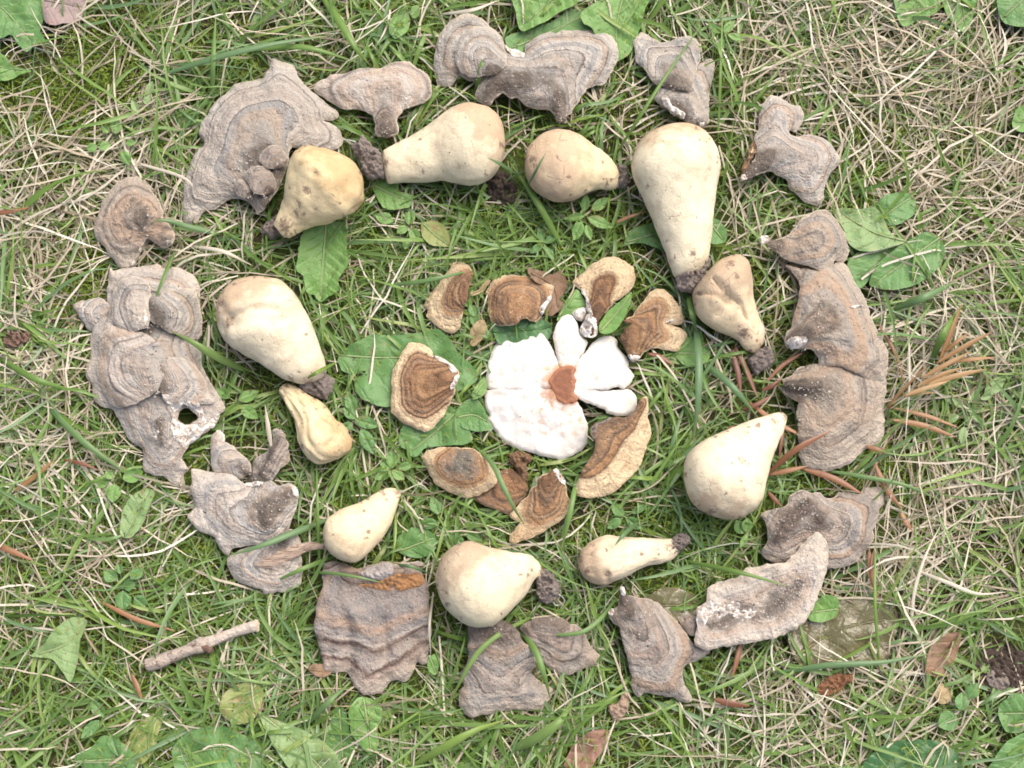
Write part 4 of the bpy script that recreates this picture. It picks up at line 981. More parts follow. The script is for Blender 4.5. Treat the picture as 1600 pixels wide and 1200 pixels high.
puffball('large smooth cream puffball at the top with a dark soil clump on its left end',
    c([(590,700),(650,660),(740,620),(850,550),(920,505),(1000,485),(1090,505),(1140,550),(1165,620),(1165,720),(1130,800),(1070,850),(1000,865),(930,850),(870,830),(800,838),(700,840),(610,835),(595,780)]),
    c([(592,770),(800,730),(1000,680),(1168,665)]), 305, CREAM, TAN, (.7, -.7), .05, dirt=[(*c([(605,760)])[0], 9), (*c([(1150,700)])[0], 6)], soil=c([(450,685),(480,660),(500,632),(540,680),(590,715),(612,780),(610,832),(540,840),(490,800),(480,750)]), soil_z=.012, lumpy=.0012, roots=[[(556,222,.014),(546,219,.010),(534,218,.006)]])
c = lambda pts: tr(800, 0, 3, pts)
puffball('round tan puffball at the top between the two largest, stubby end pointing right',
    c([(58,770),(75,690),(140,630),(220,605),(300,620),(370,660),(440,700),(490,750),(515,800),(515,850),(480,865),(400,875),(340,905),(280,940),(210,945),(140,910),(90,870),(65,820)]),
    c([(516,825),(400,795),(220,780),(60,775)]), 309, (.63, .525, .33), (.45, .335, .22), (-.9, -.1), .6, dents=[(c([(380,690),(390,780),(370,870)]), 7, .002)], dirt=[(*c([(95,770)])[0], 8), (*c([(110,800)])[0], 6)],
    soil=c([(495,770),(535,782),(552,825),(535,868),(500,870),(490,820)]), soil_z=.008, lumpy=.0014)
puffball('longest cream puffball with tan head and soil-crusted lower end',
    [(987,262),(989,245),(998,225),(1012,210),(1035,199),(1057,194),(1080,196),(1100,206),(1115,222),(1124,242),(1127,262),(1121,290),(1117,315),(1115,345),(1113,370),(1110,400),(1095,420),(1072,428),(1056,425),(1046,400),(1035,370),(1018,335),(1003,300),(992,280)],
    [(1080,426),(1076,340),(1060,260),(1055,194)], 313, (.67, .595, .42), (.43, .31, .195), (.1, -1), -.15, dents=[([(1085,215),(1112,250),(1105,290)], 9, .002)], dirt=[(1087, 232, 4), (994, 290, 5), (1082, 396, 9)],
    soil=[(1062,407),(1080,396),(1100,398),(1110,408),(1102,432),(1088,450),(1070,458),(1056,442)], soil_z=.012, lumpy=.0012)
c = lambda pts: tr(800, 400, 3, pts)
puffball('dented tan puffball with folded creases, below the foot of the longest puffball',
    c([(845,180),(880,120),(930,60),(990,10),(1060,0),(1110,40),(1130,110),(1140,180),(1165,260),(1195,340),(1190,400),(1150,440),(1100,420),(1060,380),(980,345),(900,310),(860,260)]),
    c([(1165,435),(1080,290),(990,170),(905,90)]), 317, (.60, .485, .32), (.40, .30, .20), (-.1, -.9), .35, dents=[(c([(930,130),(990,195),(1060,235),(1095,300)]), 2.4, .0038), (c([(860,190),(930,205),(1000,235)]), 2.2, .003), (c([(1000,230),(960,280)]), 9, .003), (c([(940,170),(1040,250)]), 9, .0025)],
    dirt=[(*c([(1010,60)])[0], 11), (*c([(1030,120)])[0], 8), (*c([(1085,355)])[0], 14), (*c([(870,190)])[0], 6)], soil=c([(1115,500),(1135,450),(1185,425),(1225,450),(1225,500),(1180,530),(1150,560)]), roots=[[(1187,562,.012),(1186,580,.006),(1180,592,.004)], [(1195,568,.012),(1198,580,.006),(1206,590,.004)]], lumpy=.0018)
puffball('broad pale puffball with sunken dent on top, between rosette and plantain leaf',
    [(340,500),(338,480),(345,460),(360,442),(385,433),(410,431),(440,440),(462,458),(475,480),(490,515),(505,555),(506,578),(495,590),(470,598),(445,592),(420,577),(395,560),(365,545),(347,525)],
    [(490,593),(445,530),(400,475),(366,441)], 321, (.65, .565, .40), (.42, .31, .205), (-.5, -.8), -.05, dents=[([(352,520),(372,502),(405,490),(440,492)], 5, .0032), ([(375,512),(410,502),(445,505)], 12, .003), ([(350,480),(365,500)], 6, .0015)], dirt=[(350, 480, 9), (362, 515, 8), (455, 590, 8), (480, 594, 8), (372, 450, 6)],
    soil=[(466,602),(490,585),(520,590),(522,606),(508,622),(480,616)], roots=[[(508,615,.008),(512,626,.004),(508,634,.003)]], lumpy=.0018)
c = lambda pts: tr(400, 400, 3, pts)
puffball('small wrinkled yellow puffball like a teardrop, beside the spiky pinkish bracket',
    c([(100,620),(130,590),(170,600),(250,650),(310,690),(370,760),(430,810),(450,870),(435,920),(370,955),(290,978),(240,955),(205,900),(190,820),(170,750),(130,680)]),
    c([(113,602),(220,720),(320,840),(385,955)]), 325, (.64, .52, .315), (.43, .30, .16), (.7, -.3), .05, dents=[(c([(250,670),(330,760),(400,830)]), 4, .0022), (c([(180,640),(240,760),(260,900)]), 4, .0015), (c([(380,790),(385,860),(340,900)]), 5, .002)], dirt=[(*c([(140,605)])[0], 6), (*c([(215,900)])[0], 6)], lumpy=.0018, wrinkle=.0014, mott=.7)
puffball('smallest plain yellow-cream puffball, above the thick ribbed bracket',
    [(625,765),(620,790),(612,815),(600,840),(580,862),(555,878),(530,874),(510,858),(505,835),(512,810),(535,795),(560,785),(585,772),(605,762)],
    [(619,764),(580,808),(548,840),(515,866)], 329, (.66, .55, .355), TAN, (-.3, .1), -.1, dents=[([(575,790),(590,810)], 5, .0015)], dirt=[(620, 768, 9), (600, 772, 7), (575, 780, 5)], lumpy=.0012, z0=.009)
puffball('rounded cream puffball with hooked neck and soil tip, at the bottom of the ring',
    [(680,910),(683,890),(693,867),(713,850),(737,845),(763,855),(800,863),(827,867),(843,880),(850,897),(837,903),(833,910),(820,933),(790,963),(767,978),(740,980),(717,970),(693,947)],
    [(849,892),(805,892),(745,910),(684,925)], 333, (.65, .56, .385), (.41, .31, .21), (-.5, -.8), -.05, dents=[([(770,858),(800,875),(835,880)], 8, .003)], dirt=[(682, 922, 8), (700, 945, 7), (848, 893, 8)],
    soil=[(836,903),(850,890),(868,905),(874,920),(868,936),(856,944),(842,938),(838,920)], roots=[[(866,915,.014),(876,925,.008),(872,940,.005),(880,950,.004)], [(868,925,.012),(882,938,.006),(874,954,.004)], [(860,935,.012),(870,946,.006),(880,942,.004)]], lumpy=.0011)
c = lambda pts: tr(800, 800, 3, pts)
puffball('slim club-shaped puffball lying flat with dark soil tip to the right',
    c([(310,230),(330,170),(380,125),(450,108),(530,118),(620,120),(700,120),(750,120),(790,135),(800,170),(770,210),(720,235),(660,250),(590,280),(520,315),(440,345),(370,330),(325,290)]),
    c([(798,155),(620,185),(460,220),(312,250)]), 337, (.62, .53, .37), (.40, .30, .20), (-.9, .3), .2, dents=[(c([(440,300),(450,340)]), 5, .003), (c([(380,160),(480,150)]), 5, .0015)], dirt=[(*c([(350,280)])[0], 8), (*c([(740,160)])[0], 12), (*c([(450,290)])[0], 7)],
    soil=c([(720,150),(760,115),(810,95),(840,125),(805,180),(755,215),(725,200)]), roots=[[(1068,845,.012),(1072,832,.007),(1070,822,.004)], [(1076,842,.010),(1080,850,.006)]], lumpy=.0016, wrinkle=.0008, mott=.8)
puffball('pear-shaped cream puffball with clean tapering neck, left of the long three-lobed bracket',
    [(1237,645),(1232,665),(1222,690),(1210,720),(1200,750),(1192,780),(1175,800),(1145,812),(1115,807),(1090,795),(1075,775),(1068,745),(1072,715),(1090,695),(1120,678),(1150,665),(1180,652),(1210,643),(1228,640)],
    [(1235,646),(1180,700),(1135,748),(1097,798)], 341, (.66, .575, .405), (.42, .315, .21), (-.1, .8), -.15, dents=[([(1185,760),(1190,790)], 8, .003)], dirt=[(1150, 722, 9), (1160, 728, 6), (1110, 800, 9), (1232, 648, 8), (1212, 656, 9), (1185, 665, 7)], lumpy=.0014, z0=.007)

# ------------------------------------------------------------------ leaves
def leaf(label, outline, rib, kind, name='broad_leaf', cat='leaf', group='broad weed leaves in the grass', z0=.008, fold=.12, wav=.0036, tilt=(0, 0), seed=None, vein_gap=16, jit=1.0, parent=None, origin=None, ribr=.0007, step=3.2, keep=.9, stalk=None, tension=.5, tip=None):
    ym = np.mean(outline, 0)
    keep = keep if keep >= 1 else (.95 if kind not in ('dark', 'olive') else .93)
    if parent is None and keep < 1 and (ym[1] > 1080 or ym[1] < 40 or ym[0] > 1550): keep = .86
    z0 = z0 + .002
    seed = seed if seed is not None else int(abs(outline[0][0] * 7 + outline[0][1] * 3)) % 997
    rl = smooth_line(rib, 20)
    ctr = np.mean(outline, 0)
    def top(V, dm, loop):
        d, i, u = segdist(V, rl[:-1], rl[1:], True)
        L = np.hypot(*(rl[1:] - rl[:-1]).T).sum()
        al = (i + u) / (len(rl) - 1) * L
        ph = (al - d * .75) / vein_gap
        vein = np.exp(-((ph - np.round(ph)) * vein_gap / 1.6) ** 2) * np.clip(d / 4, 0, 1) * .6
        vein = np.maximum(vein, np.exp(-(d / 2.0) ** 2))
        dmax = max(dm.max(), 4)
        z = z0 + fold * PX * d + wav * fbm(V[:, 0] / 38, V[:, 1] / 38, 0, seed, 2) + (V[:, 0] - ctr[0]) * tilt[0] * PX - (V[:, 1] - ctr[1]) * tilt[1] * PX
        z = z + .00012 * np.sin(ph * 2 * math.pi) * np.clip(d / 10, 0, 1)
        z = np.maximum(z, .0035)
        edge = np.clip(1 - dm / 7, 0, 1)
        return z, (vein, edge)
    o0 = base_of(outline, .003) if origin is None else origin
    o, V, zt = slab(name, outline, top, lambda V, dm, i: np.full(len(V), .00035), LEAVES[kind], parent, o0, step, jit, seed, (), z0 + .002, lambda V, dm, i: {'vein': i[0], 'edge': i[1]}, tension)
    if parent is None:
        tag(o, label, cat, group)
    rp = []
    for q in rl[::2]:
        k = ((V - q) ** 2).sum(1).argmin()
        if ((V[k] - q) ** 2).sum() < 60: rp.append((q[0], q[1], zt[k] + .0002))
    if len(rp) > 2 and ribr > 0:
        if parent is None:
            mr = M_RIB if kind in ('bright', 'mid', 'pale', 'yellow') else (M_RIBD if kind == 'dark' else LEAVES[kind])
            tube('midrib', rp, ribr, mr, o, o0, 14, 6)
    if stalk:
        tube('stalk', stalk, .0011, M_RIB, o if parent is None else parent, o0, 10, 6)
    footprints.append((np.asarray(outline, float), z0 - .003, keep))
    return o

def ell(cx, cy, L, w, ang, n=14, pt=.35):
    """pointed oval leaf outline and rib; ang in degrees, tip at +ang"""
    a = RAD(ang); o = []
    us = np.linspace(0, 1, n)
    prof = (np.sin(us * math.pi) ** .75) * (1 - pt * (us - .45))
    L1 = [(u * L - L / 2, p * w / 2) for u, p in zip(us, prof)] + [(u * L - L / 2, -p * w / 2) for u, p in zip(us[-2:0:-1], prof[-2:0:-1])]
    R = lambda x, y: (cx + x * math.cos(a) - y * math.sin(a), cy + x * math.sin(a) + y * math.cos(a))
    return [R(*q) for q in L1], [R(-L / 2, 0), R(0, w * .04), R(L / 2, 0)]

leaf('pale lobed leaf with brown-edged teeth in the top left corner', [(-60,-50),(60,-40),(68,20),(60,45),(69,62),(50,70),(40,79),(28,70),(15,52),(0,58),(-40,50),(-70,0)], [(-60,-20),(0,10),(45,60)], 'mid', z0=.010, fold=.05)
leaf('crumpled grey-brown dead leaf beside the top left corner leaf', [(66,-20),(110,-20),(132,0),(125,25),(105,35),(85,40),(70,30)], [(70,0),(125,10)], 'grey', 'dead_leaf', group=None, z0=.008, wav=.005, jit=3)
leaf('small bright leaf at the left edge, under the top left corner leaf', [(-30,80),(5,86),(20,100),(48,110),(30,115),(10,124),(-30,120)], [(-30,100),(40,110)], 'bright')
leaf('bright green leaf with squared end at the top edge, left of the two big ones', [(798,-40),(900,-50),(905,0),(880,15),(850,35),(820,48),(812,45),(806,20)], [(890,-30),(850,10),(816,40)], 'bright', z0=.013, tilt=(0, .05))
leaf('large light green leaf behind the right lobe of the top bracket', [(908,20),(950,-10),(985,-45),(1040,-40),(1010,10),(1000,45),(985,80),(960,95),(940,75),(925,45),(912,38)], [(985,-40),(965,30),(962,90)], 'bright', z0=.010)
leaf('shadowed darker leaf between the two bright leaves at the top edge', [(790,60),(815,48),(860,34),(890,14),(915,10),(925,40),(915,60),(880,70),(830,80),(800,85)], [(800,75),(860,50),(920,20)], 'mid', z0=.007)
leaf('light green toothed leaf with brown-spotted tip, hanging below the yellow puffball', [(490,338),(520,345),(545,350),(540,385),(545,405),(540,420),(530,435),(528,452),(512,462),(500,470),(490,458),(480,455),(472,430),(462,420),(466,395),(470,370),(478,350)], [(510,340),(505,400),(500,468)], 'bright', z0=.009, jit=3.0)
c = lambda pts: tr(500, 500, 5.454, pts)
leaf('largest plantain leaf with a bite out of its left lobe, under the rust-brown bracket', c([(150,330),(200,250),(330,180),(450,120),(600,130),(800,115),(950,80),(1030,90),(1100,160),(1170,260),(1240,330),(1330,430),(1330,520),(1180,600),(900,650),(640,680),(600,740),(520,735),(430,710),(350,670),(290,560),(320,490),(390,435),(330,440),(270,455),(190,430),(165,380)]), c([(160,300),(450,320),(800,330),(1200,450)]), 'mid', z0=.008, fold=.06, vein_gap=40, jit=1.5)
leaf('darker green leaf below the rust-brown bracket with mould spots', c([(680,960),(720,890),(1000,840),(1060,760),(1130,740),(1280,950),(1300,1020),(1240,1060),(1050,1070),(900,1090),(830,1160),(740,1150),(750,1110),(690,1080),(670,1030)]), c([(1150,800),(950,980),(760,1130)]), 'mid', z0=.007, vein_gap=30)
leaf('rounded leaf tucked against the left rim of the white cap', c([(1150,800),(1180,740),(1250,680),(1330,660),(1400,760),(1440,850),(1470,930),(1350,950),(1220,920)]), c([(1170,830),(1300,810),(1450,880)]), 'mid', z0=.0075)
leaf('narrow upright leaf along the left of the white cap', c([(1290,640),(1330,560),(1400,490),(1430,560),(1400,640),(1310,680)]), c([(1300,660),(1410,510)]), 'bright', z0=.010)
leaf('dark glossy leaf between the rusty oval bracket and the white cap', [(768,502),(790,500),(830,498),(856,502),(862,520),(850,535),(810,540),(778,536)], [(770,518),(815,516),(860,512)], 'dark', z0=.007)
c = lambda pts: tr(740, 390, 3.529, pts)
leaf('bright folded leaf lying across the fan-shaped brown bracket', c([(695,455),(695,410),(740,340),(800,290),(872,232),(862,300),(832,370),(785,440),(735,465)]), c([(700,450),(780,360),(868,240)]), 'bright', z0=.021, fold=.25, keep=1.0)
leaf('half-hidden leaf left of the fan-shaped brown bracket', c([(460,385),(490,310),(530,250),(570,215),(610,270),(625,330),(590,340),(520,360)]), c([(470,370),(570,225)]), 'bright', z0=.011)
leaf('broad pale leaf beside the top of the long three-lobed bracket', [(1303,328),(1318,324),(1345,325),(1366,323),(1380,335),(1388,355),(1400,368),(1418,376),(1395,384),(1365,392),(1340,390),(1325,378),(1318,355)], [(1416,377),(1370,365),(1310,330)], 'pale', z0=.013, fold=.05, vein_gap=18)
leaf('wide dark-veined leaf, lowest of the cluster by the long bracket', [(1360,445),(1365,425),(1385,400),(1420,375),(1450,362),(1472,375),(1476,400),(1460,425),(1430,445),(1395,453)], [(1470,370),(1420,405),(1364,446)], 'mid', z0=.010, fold=.08)
leaf('leaf half covered by the broad pale leaf, below it', [(1330,440),(1325,410),(1345,392),(1380,385),(1415,378),(1395,405),(1365,430),(1345,450)], [(1410,380),(1340,440)], 'mid', z0=.0075)
leaf('upper leaf of the cluster at the right, above the broad pale leaf', [(1365,335),(1372,315),(1390,303),(1415,300),(1432,312),(1428,335),(1405,350),(1385,352)], [(1370,345),(1428,305)], 'mid', z0=.009)
leaf('green leaf at the top edge towards the right corner', [(1400,-20),(1460,-30),(1470,0),(1462,20),(1440,28),(1412,40),(1402,20)], [(1460,-20),(1410,30)], 'bright', z0=.009)
leaf('second green leaf at the top edge, nearer the right corner', [(1470,-25),(1530,-30),(1528,0),(1520,30),(1510,48),(1492,35),(1478,15)], [(1500,-30),(1508,40)], 'bright', z0=.009)
leaf('shaded green leaf filling the top right corner', [(1558,0),(1590,-20),(1640,-20),(1640,40),(1600,42),(1570,35)], [(1620,-20),(1565,30)], 'mid', z0=.010)
leaf('round leaf cut by the right edge, upper half', [(1583,190),(1590,170),(1610,160),(1640,170),(1640,210),(1600,206),(1586,200)], [(1630,190),(1584,190)], 'bright', z0=.010)
leaf('small round leaf under the notched brown bracket', [(1054,550),(1060,535),(1075,526),(1095,528),(1110,545),(1108,562),(1090,572),(1068,570)], [(1056,552),(1110,552)], 'bright', z0=.006)
leaf('large wet olive and reddish leaf at the lower right', [(1232,1000),(1245,975),(1275,955),(1310,940),(1350,935),(1390,950),(1404,975),(1398,1000),(1385,1025),(1360,1038),(1320,1042),(1280,1045),(1245,1035)], [(1235,1030),(1310,985),(1402,965)], 'olive', z0=.007, fold=.03, vein_gap=30)
leaf('small bright round leaf on top of the wet olive leaf', [(1262,960),(1270,945),(1290,930),(1308,934),(1312,950),(1305,965),(1285,972),(1268,970)], [(1308,952),(1264,958)], 'bright', z0=.013)
leaf('brown and green withered leaf at the right, near the dark soil', [(1446,1050),(1450,1020),(1465,1000),(1490,988),(1502,992),(1498,1020),(1490,1040),(1470,1058)], [(1500,990),(1455,1055)], 'brown', 'dead_leaf', group=None, z0=.009, wav=.004)
leaf('folded tan leaf below the withered brown and green leaf', [(1462,1085),(1470,1068),(1488,1075),(1486,1095),(1470,1100)], [(1465,1090),(1486,1078)], 'tan', 'dead_leaf', group=None, z0=.008, wav=.004)
leaf('dark green leaf along the bottom edge at the right', [(1340,1240),(1355,1185),(1390,1160),(1430,1155),(1470,1160),(1500,1185),(1490,1240)], [(1480,1170),(1420,1190),(1350,1230)], 'dark', z0=.008)
leaf('pale bluish leaf in the bottom right corner', [(1540,1230),(1555,1185),(1580,1155),(1640,1140),(1640,1230)], [(1640,1150),(1560,1215)], 'mid', z0=.012)
leaf('round leaf at the right edge above the bottom corner', [(1562,1120),(1565,1100),(1585,1085),(1615,1090),(1625,1120),(1600,1145),(1572,1142)], [(1620,1115),(1565,1115)], 'mid', z0=.012)
leaf('pale green leaf with brown fold, left of the twig', [(48,1025),(70,1005),(85,985),(110,965),(135,970),(125,1000),(122,1030),(112,1065),(98,1050),(80,1030)], [(60,1022),(105,1005),(130,970)], 'pale', z0=.011, fold=.2)
leaf('pale upright leaf below the rosette bracket', [(187,835),(190,800),(205,775),(225,763),(240,768),(232,795),(222,820),(205,840)], [(195,838),(230,768)], 'pale', z0=.010)
leaf('olive leaf with brown tinge, right of the twig', [(344,1115),(350,1085),(370,1070),(395,1066),(412,1080),(408,1105),(395,1125),(370,1132)], [(400,1070),(355,1125)], 'yellow', z0=.009)
leaf('broad two-toned leaf at the bottom edge, left of the long lance leaf', [(268,1175),(285,1150),(310,1138),(345,1135),(375,1145),(400,1160),(412,1180),(405,1230),(330,1240),(280,1215)], [(270,1185),(340,1170),(410,1185)], 'mid', z0=.009)
leaf('smooth lance-shaped leaf pointing up-left at the bottom edge', [(402,1112),(430,1125),(470,1140),(505,1160),(530,1185),(540,1240),(480,1240),(450,1200),(425,1160)], [(404,1114),(450,1150),(520,1220)], 'pale', z0=.012, fold=.15, vein_gap=20)
leaf('broad leaf with pale midrib under the ribbed bracket rim', [(545,1110),(560,1090),(580,1092),(598,1110),(590,1140),(592,1165),(580,1180),(562,1165),(548,1145)], [(568,1092),(575,1135),(580,1178)], 'bright', z0=.009)
leaf('shaded leaf left of the broad leaf under the ribbed bracket', [(500,1150),(515,1130),(525,1105),(540,1112),(545,1140),(555,1170),(545,1195),(525,1185)], [(530,1108),(535,1190)], 'mid', z0=.007)
leaf('yellow-green ragged leaf near the bottom left corner', [(185,1185),(200,1155),(215,1130),(235,1118),(252,1125),(245,1150),(240,1175),(220,1195)], [(245,1120),(195,1185)], 'yellow', z0=.008, jit=3)
leaf('dark three-part leaf at the bottom left, by the yellow-green leaf', [(115,1185),(140,1170),(160,1150),(190,1160),(215,1185),(200,1215),(150,1220)], [(120,1190),(210,1185)], 'mid', z0=.009, jit=2)
leaf('small upright leaf at the top edge above the stalked bracket', [(608,50),(610,32),(622,18),(636,15),(640,32),(634,50),(618,60)], [(612,56),(636,18)], 'bright', z0=.011)
leaf('little round leaf beside the small upright leaf at the top', [(640,20),(645,8),(655,8),(656,20),(648,27)], [(642,24),(655,10)], 'bright', z0=.012)
leaf('ragged green leaf below the large top puffball', [(580,285),(600,280),(622,285),(625,300),(645,305),(640,322),(620,328),(600,325),(590,310)], [(582,288),(615,305),(642,315)], 'bright', z0=.008, jit=2)
leaf('oval yellowing leaf below the large top puffball', *ell(681, 366, 58, 38, 40), 'yellow', z0=.008)
leaf('green leaf peeping out left of the longest puffball', [(976,380),(985,360),(1005,350),(1030,345),(1042,365),(1045,395),(1020,385),(1000,378)], [(980,378),(1040,360)], 'mid', z0=.007)
leaf('green leaf peeping out right of the longest puffball', [(1108,340),(1125,345),(1135,360),(1133,378),(1115,382),(1106,375)], [(1110,350),(1130,375)], 'mid', z0=.007)
leaf('dim broad leaf in the gap below the small plain puffball', [(618,860),(625,835),(645,825),(672,830),(682,845),(676,865),(650,872)], [(622,862),(680,840)], 'mid', z0=.006)
leaf('wet red and green leaf between club-shaped puffball and pale upturned bracket', [(1003,950),(1015,930),(1040,918),(1070,922),(1095,940),(1090,962),(1065,972),(1030,970)], [(1008,948),(1090,945)], 'olive', z0=.006)
leaf('pinkish red leaf at the bottom edge', [(882,1200),(890,1175),(905,1155),(930,1140),(952,1145),(945,1170),(930,1190),(915,1215)], [(950,1145),(890,1205)], 'red', 'dead_leaf', group=None, z0=.009)
leaf('small leaf hanging at the right rim of the ribbed bracket', [(668,1045),(670,1028),(680,1022),(685,1040),(680,1055)], [(670,1024),(681,1052)], 'bright', z0=.020, keep=1.0)
leaf('small tan pointed leaf left of the rusty oval bracket', [(732,530),(735,515),(745,502),(756,500),(760,512),(755,528),(740,540)], [(734,538),(756,502)], 'tan', 'dead_leaf', group=None, z0=.009, step=2.5)
c = lambda pts: tr(650, 390, 6.667, pts)
leaf('curled dead brown leaf behind the rusty oval bracket', c([(1180,200),(1400,240),(1520,210),(1580,350),(1560,440),(1500,500),(1540,560),(1480,650),(1380,690),(1300,600),(1380,440),(1200,300)]), c([(1200,240),(1440,400),(1480,620)]), 'brown', 'dead_leaf', group=None, z0=.0065, wav=.006, jit=3)
leaf('withered olive strip of leaf between the two upper inner brackets', c([(550,455),(640,430),(690,360),(740,310),(780,320),(740,380),(690,440),(600,475)]), c([(560,465),(700,400),(770,315)]), 'tan', 'dead_leaf', group=None, z0=.007, step=2.5)
leaf('tan flake of dead leaf left of the ribbed bracket', [(480,1045),(490,1038),(510,1040),(518,1050),(505,1058),(490,1055)], [(482,1046),(516,1050)], 'brown', 'dead_leaf', group=None, z0=.008, step=2.5, jit=2)

def plant(label, name, leaves, stem_to, kind='bright', z0=.009, cat='plant', group='small seedlings in the lawn'):
    """a seedling: leaves radiating from stem_to"""
    o0 = (*map(float, at(stem_to, .003)), .003)
    t = thing(name, label, cat, group, o0)
    for i, (x, y, L, w, a) in enumerate(leaves):
        ol, rb = ell(x, y, L, w, a, 10)
        zz = z0 + (i % 3) * .0015
        leaf('', ol, rb, kind, 'leaf', parent=t, origin=o0, z0=zz, step=2.4, jit=.3, seed=int(x + y) % 900, keep=.8)
        e = ol[0]
        tube('stem', [(stem_to[0], stem_to[1], .004), ((stem_to[0] + e[0]) / 2, (stem_to[1] + e[1]) / 2, .008), (e[0], e[1], zz)], .0005, M_RIB, t, o0, 7, 5)
    return t

def toward(cx, cy, pts, k=1.0):
    """leaf tuples for leaves centred on pts pointing away from (cx,cy)"""
    return [(x, y, L, w, math.degrees(math.atan2(y - cy, x - cx))) for x, y, L, w in pts]

plant('tuft of rounded clover-like leaves left of the broad fan bracket', 'seedling', toward(180, 218, [(143,230,18,15),(163,228,18,16),(196,246,24,18),(181,196,26,18),(164,201,16,12),(203,222,18,12)]), (180, 216))
plant('pale bud-like seedling at the upper left above the clover-like tuft', 'seedling', toward(215, 175, [(210,165,22,12),(232,135,24,14),(228,152,18,12)]), (215, 178), 'pale')
plant('lance-leaved seedling below the round tan puffball', 'seedling', toward(912, 336, [(915,316,26,14),(938,318,32,17),(938,347,42,18),(898,338,34,12),(903,360,32,18),(920,362,26,12)]), (912, 336))
plant('leafy weed between teardrop puffball and plantain leaf', 'seedling', toward(556, 655, [(548,628,34,20),(573,660,40,20),(574,690,44,22),(545,645,26,16),(540,668,26,14)]), (556, 655), 'mid')
plant('bright little weed left of the lens-shaped bracket', 'seedling', toward(612, 735, [(612,716,32,18),(598,742,30,16),(622,742,24,16),(600,725,22,12),(634,728,26,14)]), (612, 735), 'bright')
plant('trailing weed with leaves below the left rim of the rosette bracket', 'seedling', toward(178, 752, [(155,753,26,20),(176,770,30,24),(207,742,34,24),(170,742,16,14)]), (182, 752))
plant('three-leaved weed between rosette bracket and broad pale puffball', 'seedling', toward(368, 628, [(347,613,26,18),(388,618,34,20),(388,643,34,20)]), (368, 628))
plant('clover-like weed above the twig', 'seedling', toward(192, 915, [(171,899,24,22),(199,914,22,20),(213,895,28,18),(192,938,30,26),(218,940,24,20),(186,888,18,12)]), (192, 916), 'mid')
plant('rosette weed with narrow pale leaves, by the dry needle sprig', 'weed_rosette', toward(1510, 640, [(1486,624,36,10),(1490,654,22,12),(1505,680,28,14),(1530,655,34,9),(1530,640,34,9),(1498,628,24,9),(1520,618,26,9)]), (1510, 640), 'pale')
plant('toothed pale seedling right of the needle sprig', 'seedling', toward(1535, 622, [(1556,602,46,22),(1545,618,26,12)]), (1535, 622), 'pale')
plant('round-leaved creeping weed in the lower right on dark soil', 'seedling', toward(1500, 1118, [(1482,1127,34,34),(1503,1096,28,22),(1521,1080,28,24)]), (1498, 1112), 'mid', .013)
plant('little oval-leaved weed under the pear-shaped puffball', 'seedling', toward(1166, 840, [(1157,823,24,20),(1168,820,22,18),(1163,845,26,10)]), (1166, 838))
plant('weed with oval leaves between the two upper inner brackets', 'seedling', toward(740, 490, [(738,484,22,13),(740,498,24,13),(757,520,20,14),(726,470,20,12)]), (745, 490), 'mid', .006)
plant('weed of three leaves at the lower left by the bottom edge', 'seedling', toward(160, 1120, [(150,1108,34,20),(178,1165,36,22),(140,1140,40,18)]), (158, 1125), 'mid')
plant('green seedling above the bracket with squared upper cap', 'seedling', toward(1130, 50, [(1118,42,26,14),(1140,40,26,14),(1150,58,28,12),(1128,68,22,12)]), (1132, 52), 'bright')
plant('weed of small oval leaves below the oval yellowing leaf', 'seedling', toward(640, 352, [(640,340,22,18),(648,366,26,18),(628,358,20,14),(600,340,30,20),(634,380,18,12)]), (640, 353), 'bright', .008)
plant('dark leafy weed below the lens-shaped bracket', 'seedling', toward(690, 815, [(680,790,30,18),(715,842,34,16),(668,818,30,18),(740,838,28,16)]), (696, 815), 'mid', .006)
plant('green weed below the crescent bracket', 'seedling', toward(975, 808, [(965,796,28,18),(992,818,30,18),(960,818,26,16),(1000,795,28,12)]), (975, 808), 'mid', .007)
plant('leafy sprout between the round tan puffball and inner brackets', 'seedling', toward(850, 380, [(845,365,24,12),(862,372,26,12),(838,388,24,12),(860,395,24,10)]), (850, 380), 'mid', .006)

# ------------------------------------------------------------------ needles, twig, splinter, clods, seeds
M_NEED = blade_mat('red_brown_needle', [(0, (.12, .045, .028)), (.5, (.215, .095, .045)), (1, (.31, .165, .075))], .12, .4, .4, (.36, .2, .1), .3)
M_NEEDT = blade_mat('tan_needle', [(0, (.22, .12, .045)), (.5, (.31, .185, .08)), (1, (.40, .27, .13))], .15, .45, .35, (.3, .2, .1), .2)

